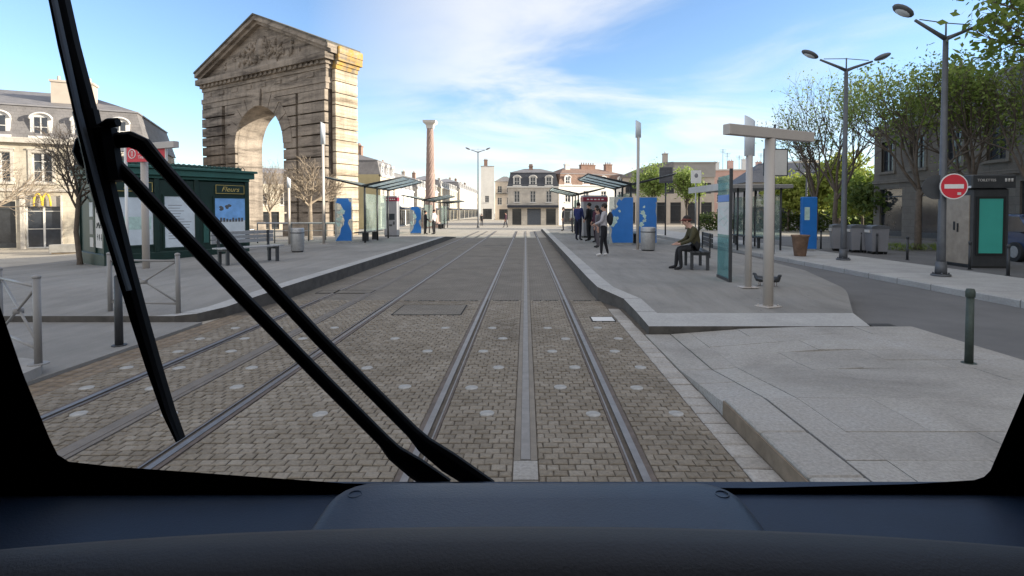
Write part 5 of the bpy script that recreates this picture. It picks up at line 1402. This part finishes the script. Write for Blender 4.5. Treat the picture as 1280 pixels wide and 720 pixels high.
person('person in black at the far end of the square beside the white gable', (-6.4, 76, gz(-6.4,76)), R(10), standing(step=.1), dress((.02,.02,.02), (.02,.02,.03)), s=1.03)
person('person passing the shop window at the edge of the corner building', (-33.0, 31.5, gz(-33,31.5)), R(80), standing(step=.18), dress((.45,.30,.32), (.25,.25,.32)), s=1.0)
# seated man
sit = dict(pelvis=(0,-.02,.56), spine=(0,.04,.72), chest=(0,.13,.92), neck=(0,.20,1.06), head=(0,.27,1.16), crown=(0,.27,1.235), face=(0,1,-.25),
    hip=((-.10,.04,.53),(.10,.04,.53)), knee=((-.13,.44,.52),(.15,.42,.52)), ankle=((-.12,.40,.08),(.15,.47,.08)), toe=((-.14,.57,.035),(.17,.64,.035)),
    shoulder=((-.19,.12,.98),(.19,.12,.98)), elbow=((-.25,.20,.74),(.25,.20,.74)), wrist=((-.15,.42,.64),(.14,.44,.64)), hand=((-.09,.49,.63),(.08,.51,.63)))
M['cap'] = cloth('dull red cap', (.16,.05,.04))
def flatcap(B):
    m = MB(); m.ball((0,.262,1.262), (.105,.12,.05), 14, 7); m.ball((0,.375,1.235), (.075,.07,.014), 12, 5); obj('cap', m, M['cap'], B)
person('person in an olive jacket and cap sitting bent forward on the dark bench', (BENCH[0] + .22, BENCH[1] - .28, PZ - .03), R(86), sit, dress((.065,.058,.028), (.018,.020,.024)), s=1.04, extra=flatcap)

# ================================================================== THE TRAM CAB AROUND THE CAMERA
cabT = thing('tram_cab', 'dark tram cab interior framing the view with windscreen, dashboard and wiper', 'tram cab', (0, .8, 0))
def P3(px, py, Y): x, z = up(px, py, Y); return Vector((x, Y - .8, z))
YW = .84
def cabm(name, mb, m, parent=cabT): return obj(name, mb, M[m], parent)
# windscreen surround: black border ring with the clear opening, leaning posts at both sides
inner = [(-160, -60), (0, 383), (30, 470), (62, 548), (72, 568), (86, 577), (140, 583), (430, 604), (660, 608), (940, 610), (1140, 605), (1218, 600), (1230, 596), (1238, 588), (1282, 486), (1330, 360), (1420, -60)]
outer = [(-420, -60), (-300, 383), (-250, 520), (-220, 600), (-200, 650), (-120, 690), (60, 705), (430, 720), (660, 724), (940, 724), (1200, 715), (1400, 700), (1480, 660), (1500, 600), (1560, 486), (1600, 360), (1680, -60)]
m = MB()
ring = [[P3(*p, YW - .05) for p in inner], [P3(*p, YW + .01) for p in inner], [P3(*p, YW + .01) for p in outer], [P3(*p, YW - .05) for p in outer]]
n = len(inner)
for a, b in zip(ring, ring[1:] + ring[:1]):
    for i in range(n - 1): m.face([a[i], a[i+1], b[i+1], b[i]])
cabm('windscreen_frame', m, 'cabblack')
top = [P3(-700, -700, YW), P3(1980, -700, YW)]
m = MB(); m.face([P3(-520, -460, YW), P3(-190, -60, YW), *[P3(*p, YW) for p in inner[1:-1]], P3(1450, -60, YW), P3(1800, -460, YW)]); cabm('windscreen', m, 'windscreen')
# cab shell: roof, sides and rear wall keep the cab dark
zr = 2.55
m = MB(); m.box(-1.3, 1.3, -2.4, .05, zr, zr + .08); cabm('cab_roof', m, 'cabblack')
for s in (-1, 1):
    m = MB(); m.box(min(s*1.24, s*1.3), max(s*1.24, s*1.3), -2.4, .03, .35, 1.35); m.box(min(s*1.24, s*1.3), max(s*1.24, s*1.3), -2.4, .03, 1.352, zr); cabm('side_panel', m, 'cabblack')
m = MB(); m.box(-1.3, 1.3, -2.45, -2.4, .35, zr); cabm('rear_wall', m, 'cabblack')
m = MB(); m.box(-1.24, 1.24, -2.4, .0, .3, .36); cabm('cab_floor', m, 'cabblack')
m = MB(); m.box(-1.28, 1.28, .06, .12, .35, 1.215); cabm('front_skirt', m, 'cabnavy')
# sill ledge, hood, dash roll
zl = P3(660, 612, .80).z - .003
m = MB(); pr = [(.0, zl - .02), (.0, zl), (-.03, zl + .004), (-.20, zl + .0), (-.32, zl + .015), (-.32, zl - .1)]
m.prism(pr, 'x', -1.24, 1.24); cabm('sill_ledge', m, 'cabnavy')
def hoodx(px, Y, y_): return up(px, y_, Y)[0]
zh = up(660, 603.5, .712)[1]
def rrect(x0, x1, y0, y1, r, n=5):
    out = []
    for cx, cy, a0 in ((x1-r, y1-r, 0), (x0+r, y1-r, 90), (x0+r, y0+r, 180), (x1-r, y0+r, 270)):
        out += [(cx + r*math.cos(R(a0 + 90*k/n)), cy + r*math.sin(R(a0 + 90*k/n))) for k in range(n + 1)]
    return out
x0, x1 = hoodx(424, .72, 606), hoodx(916, .72, 606)
m = MB()
for (ins, z_) in ((0, zh - .12),): pass
m.loft([[Vector((x, y, zh - .13)) for x, y in rrect(x0 - .02, x1 + .02, -.32, -.06, .05)], [Vector((x, y, zh - .022)) for x, y in rrect(x0 - .004, x1 + .004, -.32, -.072, .055)], [Vector((x, y, zh - .010)) for x, y in rrect(x0 + .001, x1 - .001, -.318, -.075, .053)], [Vector((x, y, zh - .003)) for x, y in rrect(x0 + .008, x1 - .008, -.31, -.083, .047)], [Vector((x, y, zh)) for x, y in rrect(x0 + .02, x1 - .02, -.29, -.096, .038)], [Vector((x, y, zh + .002)) for x, y in rrect(x0 + .06, x1 - .06, -.25, -.13, .03)]])
hd = cabm('instrument_hood', m, 'cabhood')
for px in (452, 893):
    xx = hoodx(px, .71, 610); m = MB(); m.tube([(xx + .0085*math.cos(2*math.pi*q/20), -.118 + .0085*math.sin(2*math.pi*q/20), zh + .0004) for q in range(21)], .0009, 5); obj('screw_cap', m, M['cabhood'], hd)
m = MB(); NR = 28; rings = []
for i in range(NR + 1):
    u = -1 + 2*i/NR; X = u * 1.0
    drop = .075 * abs(u) ** 2.2; base = 1.311 - drop
    rings.append([Vector((X, -.33 - .03*abs(u)**2 + .085*math.cos(a), base + .085*math.sin(a))) for a in (R(q) for q in (-60, -20, 10, 35, 55, 72, 90, 108, 128, 150, 180, 230))])
m.loft(rings); cabm('dash_roll', m, 'cabroll')
m = MB(); m.box(x0 + .07, x1 - .09, -.300, -.2985, zh + .0, zh + .0022); obj('seam_strip', m, M['galv'], hd)
# wiper outside the glass
YB = .93
def W3(px, py, Y=YB): return P3(px, py, Y)
wp = bpy.data.objects.new('wiper', None); COL.objects.link(wp); wp.parent = cabT
def strip(pts, wid, th, Yo=0.0, name='arm', mt='rubber'):
    "bar following survey points (px, py) with widths in px, given a real thickness th"
    m = MB(); rings = []
    for i, (p, w_) in enumerate(zip(pts, wid)):
        a = W3(*pts[max(i-1,0)]); b = W3(*pts[min(i+1,len(pts)-1)]); d = (b - a).normalized(); o = Vector((-d.z, 0, d.x)); h = w_/2 / FPX * YB
        c = W3(*p) + Vector((0, Yo, 0)); k = th/2
        rings.append([c + o*h*.6 + Vector((0,-k,0)), c + o*h + Vector((0,-k*.3,0)), c + o*h + Vector((0,k,0)), c - o*h + Vector((0,k,0)), c - o*h + Vector((0,-k*.3,0)), c - o*h*.6 + Vector((0,-k,0))])
    m.loft(rings, 0, True, True, False); return obj(name, m, M[mt], wp)
strip([(142, 176), (162, 174), (178, 181), (205, 212), (300, 318), (400, 425), (515, 540), (530, 556), (560, 578), (612, 612)], [18, 20, 19, 15, 15, 15, 15, 20, 26, 22], .012, .0, 'wiper_arm')
strip([(142, 205), (160, 224), (200, 267), (300, 372), (400, 474), (478, 552), (492, 568), (520, 588), (556, 612)], [14, 15, 15, 15, 15, 15, 20, 26, 24], .012, .004, 'wiper_arm')
strip([(73, -30), (92, 60), (112, 140)], [19, 21, 23], .02, -.012, 'wiper_blade')
strip([(112, 140), (135, 240), (160, 330), (180, 400), (197, 455), (216, 512), (231, 546)], [26, 26, 19, 16, 13, 9, 4], .02, -.012, 'wiper_blade')
strip([(79, -30), (116, 140), (150, 270), (178, 360)], [5, 5, 5, 4], .012, -.034, 'blade_spine', 'darkmetal')
m = MB(); c = W3(128, 188); k = YB / FPX
m.bbox(-20*k, 20*k, -.02, .015, -40*k, 32*k, .01); hb_ = obj('blade_hub', m, M['rubber'], wp); hb_.location = c; hb_.rotation_euler = (0, R(-8), 0)
m = MB(); m.tube([W3(132, 160) + Vector((0,-.01,0)), W3(142, 155) + Vector((0,-.01,0)), W3(153, 154) + Vector((0,-.01,0))], [.006, .009, .008], 8); obj('nozzle', m, M['rubber'], wp)
m = MB(); m.tube([W3(112, 168), W3(99, 176), W3(96, 190), W3(103, 204), W3(118, 214)], .0065, 8); obj('hose', m, M['rubber'], wp)
# ================================================================== LIGHT
SUN_EL, SUN_AZ = 15.0, 92.0       # azimuth clockwise from +Y (straight ahead)
sd = Vector((math.cos(R(SUN_EL))*math.sin(R(SUN_AZ)), math.cos(R(SUN_EL))*math.cos(R(SUN_AZ)), math.sin(R(SUN_EL))))
sl = bpy.data.lights.new('sun', 'SUN'); sl.energy = 5.0; sl.angle = R(.53); sl.color = (1.0, .90, .74)
so = bpy.data.objects.new('sun', sl); COL.objects.link(so); so.rotation_euler = sd.to_track_quat('Z', 'Y').to_euler(); so.location = (40, 10, 40)
w = bpy.data.worlds.new('World'); scene.world = w; w.use_nodes = True
N, L = w.node_tree.nodes, w.node_tree.links
bg = N['Background']
sky = N.new('ShaderNodeTexSky'); sky.sky_type = 'NISHITA'; sky.sun_disc = False
sky.sun_elevation = R(SUN_EL); sky.sun_rotation = R(SUN_AZ); sky.air_density = 1.0; sky.dust_density = .12; sky.ozone_density = 3.0; sky.altitude = 20
gen = N.new('ShaderNodeTexCoord').outputs['Generated']
sx = N.new('ShaderNodeSeparateXYZ'); L.new(gen, sx.inputs[0])
def mth(op, a, b=None, c=None):
    n = N.new('ShaderNodeMath'); n.operation = op
    for i, v in enumerate((a, b, c)):
        if v is None: continue
        if isinstance(v, (int, float)): n.inputs[i].default_value = v
        else: L.new(v, n.inputs[i])
    return n.outputs[0]
zz = mth('ADD', mth('MAXIMUM', sx.outputs[2], 0.0), .12)
cbx = N.new('ShaderNodeCombineXYZ'); L.new(mth('DIVIDE', sx.outputs[0], zz), cbx.inputs[0]); L.new(mth('DIVIDE', sx.outputs[1], zz), cbx.inputs[1])
mp = N.new('ShaderNodeMapping'); mp.inputs['Rotation'].default_value = (0, 0, R(35)); mp.inputs['Scale'].default_value = (.72, 1.0, 1); mp.inputs['Location'].default_value = (3.1, 1.7, 0); L.new(cbx.outputs[0], mp.inputs[0])
f1 = noise(N, L, mp.outputs[0], .95, 8, .58, .9)
f2 = noise(N, L, mp.outputs[0], .33, 4, .5, .4)
az = mth('DIVIDE', sx.outputs[0], mth('MAXIMUM', sx.outputs[1], .05))
mask = mth('MULTIPLY', mth('SMOOTH_MIN', mth('MAXIMUM', mth('MULTIPLY_ADD', az, 3.0, 1.25), 0.0), 1.0, .2), mth('MAXIMUM', mth('SUBTRACT', 1.0, mth('MULTIPLY', mth('MAXIMUM', mth('SUBTRACT', az, .55), 0.0), 1.6)), .25))
cov = mth('MULTIPLY', mth('ADD', f1, mth('MULTIPLY', f2, .8)), 1.0)
cl = N.new('ShaderNodeMapRange'); cl.interpolation_type = 'SMOOTHSTEP'; cl.inputs['From Min'].default_value = .70; cl.inputs['From Max'].default_value = 1.06; L.new(cov, cl.inputs['Value'])
fr_ = mth('MULTIPLY', mth('MULTIPLY', cl.outputs[0], mask), .66)
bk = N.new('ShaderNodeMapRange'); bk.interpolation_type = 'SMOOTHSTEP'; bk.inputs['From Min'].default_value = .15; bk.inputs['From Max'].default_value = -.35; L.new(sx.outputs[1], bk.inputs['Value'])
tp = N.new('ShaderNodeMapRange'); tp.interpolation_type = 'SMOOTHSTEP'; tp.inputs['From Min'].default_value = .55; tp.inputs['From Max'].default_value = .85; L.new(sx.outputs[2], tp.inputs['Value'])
fill_veil = mth('MULTIPLY', mth('MAXIMUM', bk.outputs[0], tp.outputs[0]), mth('MULTIPLY_ADD', f1, .5, .5))  # unseen cloud added behind and overhead to whiten the ambient light
amt = mth('MAXIMUM', fr_, fill_veil)
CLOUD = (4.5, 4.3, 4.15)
SKYMUL = (1.1, 1.05, 1.08)
skyc = mixc(N, L, 1.0, sky.outputs['Color'], SKYMUL, 'MULTIPLY')
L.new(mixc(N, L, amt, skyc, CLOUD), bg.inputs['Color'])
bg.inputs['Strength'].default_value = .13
vs = scene.view_settings
scene.display_settings.display_device = 'sRGB'
vs.view_transform = 'Standard'; vs.look = 'None'; vs.exposure = 1.1; vs.gamma = 1; vs.use_curve_mapping = False
scene.cycles.max_bounces = 7; scene.cycles.transparent_max_bounces = 24
scene.cycles.use_denoising = True
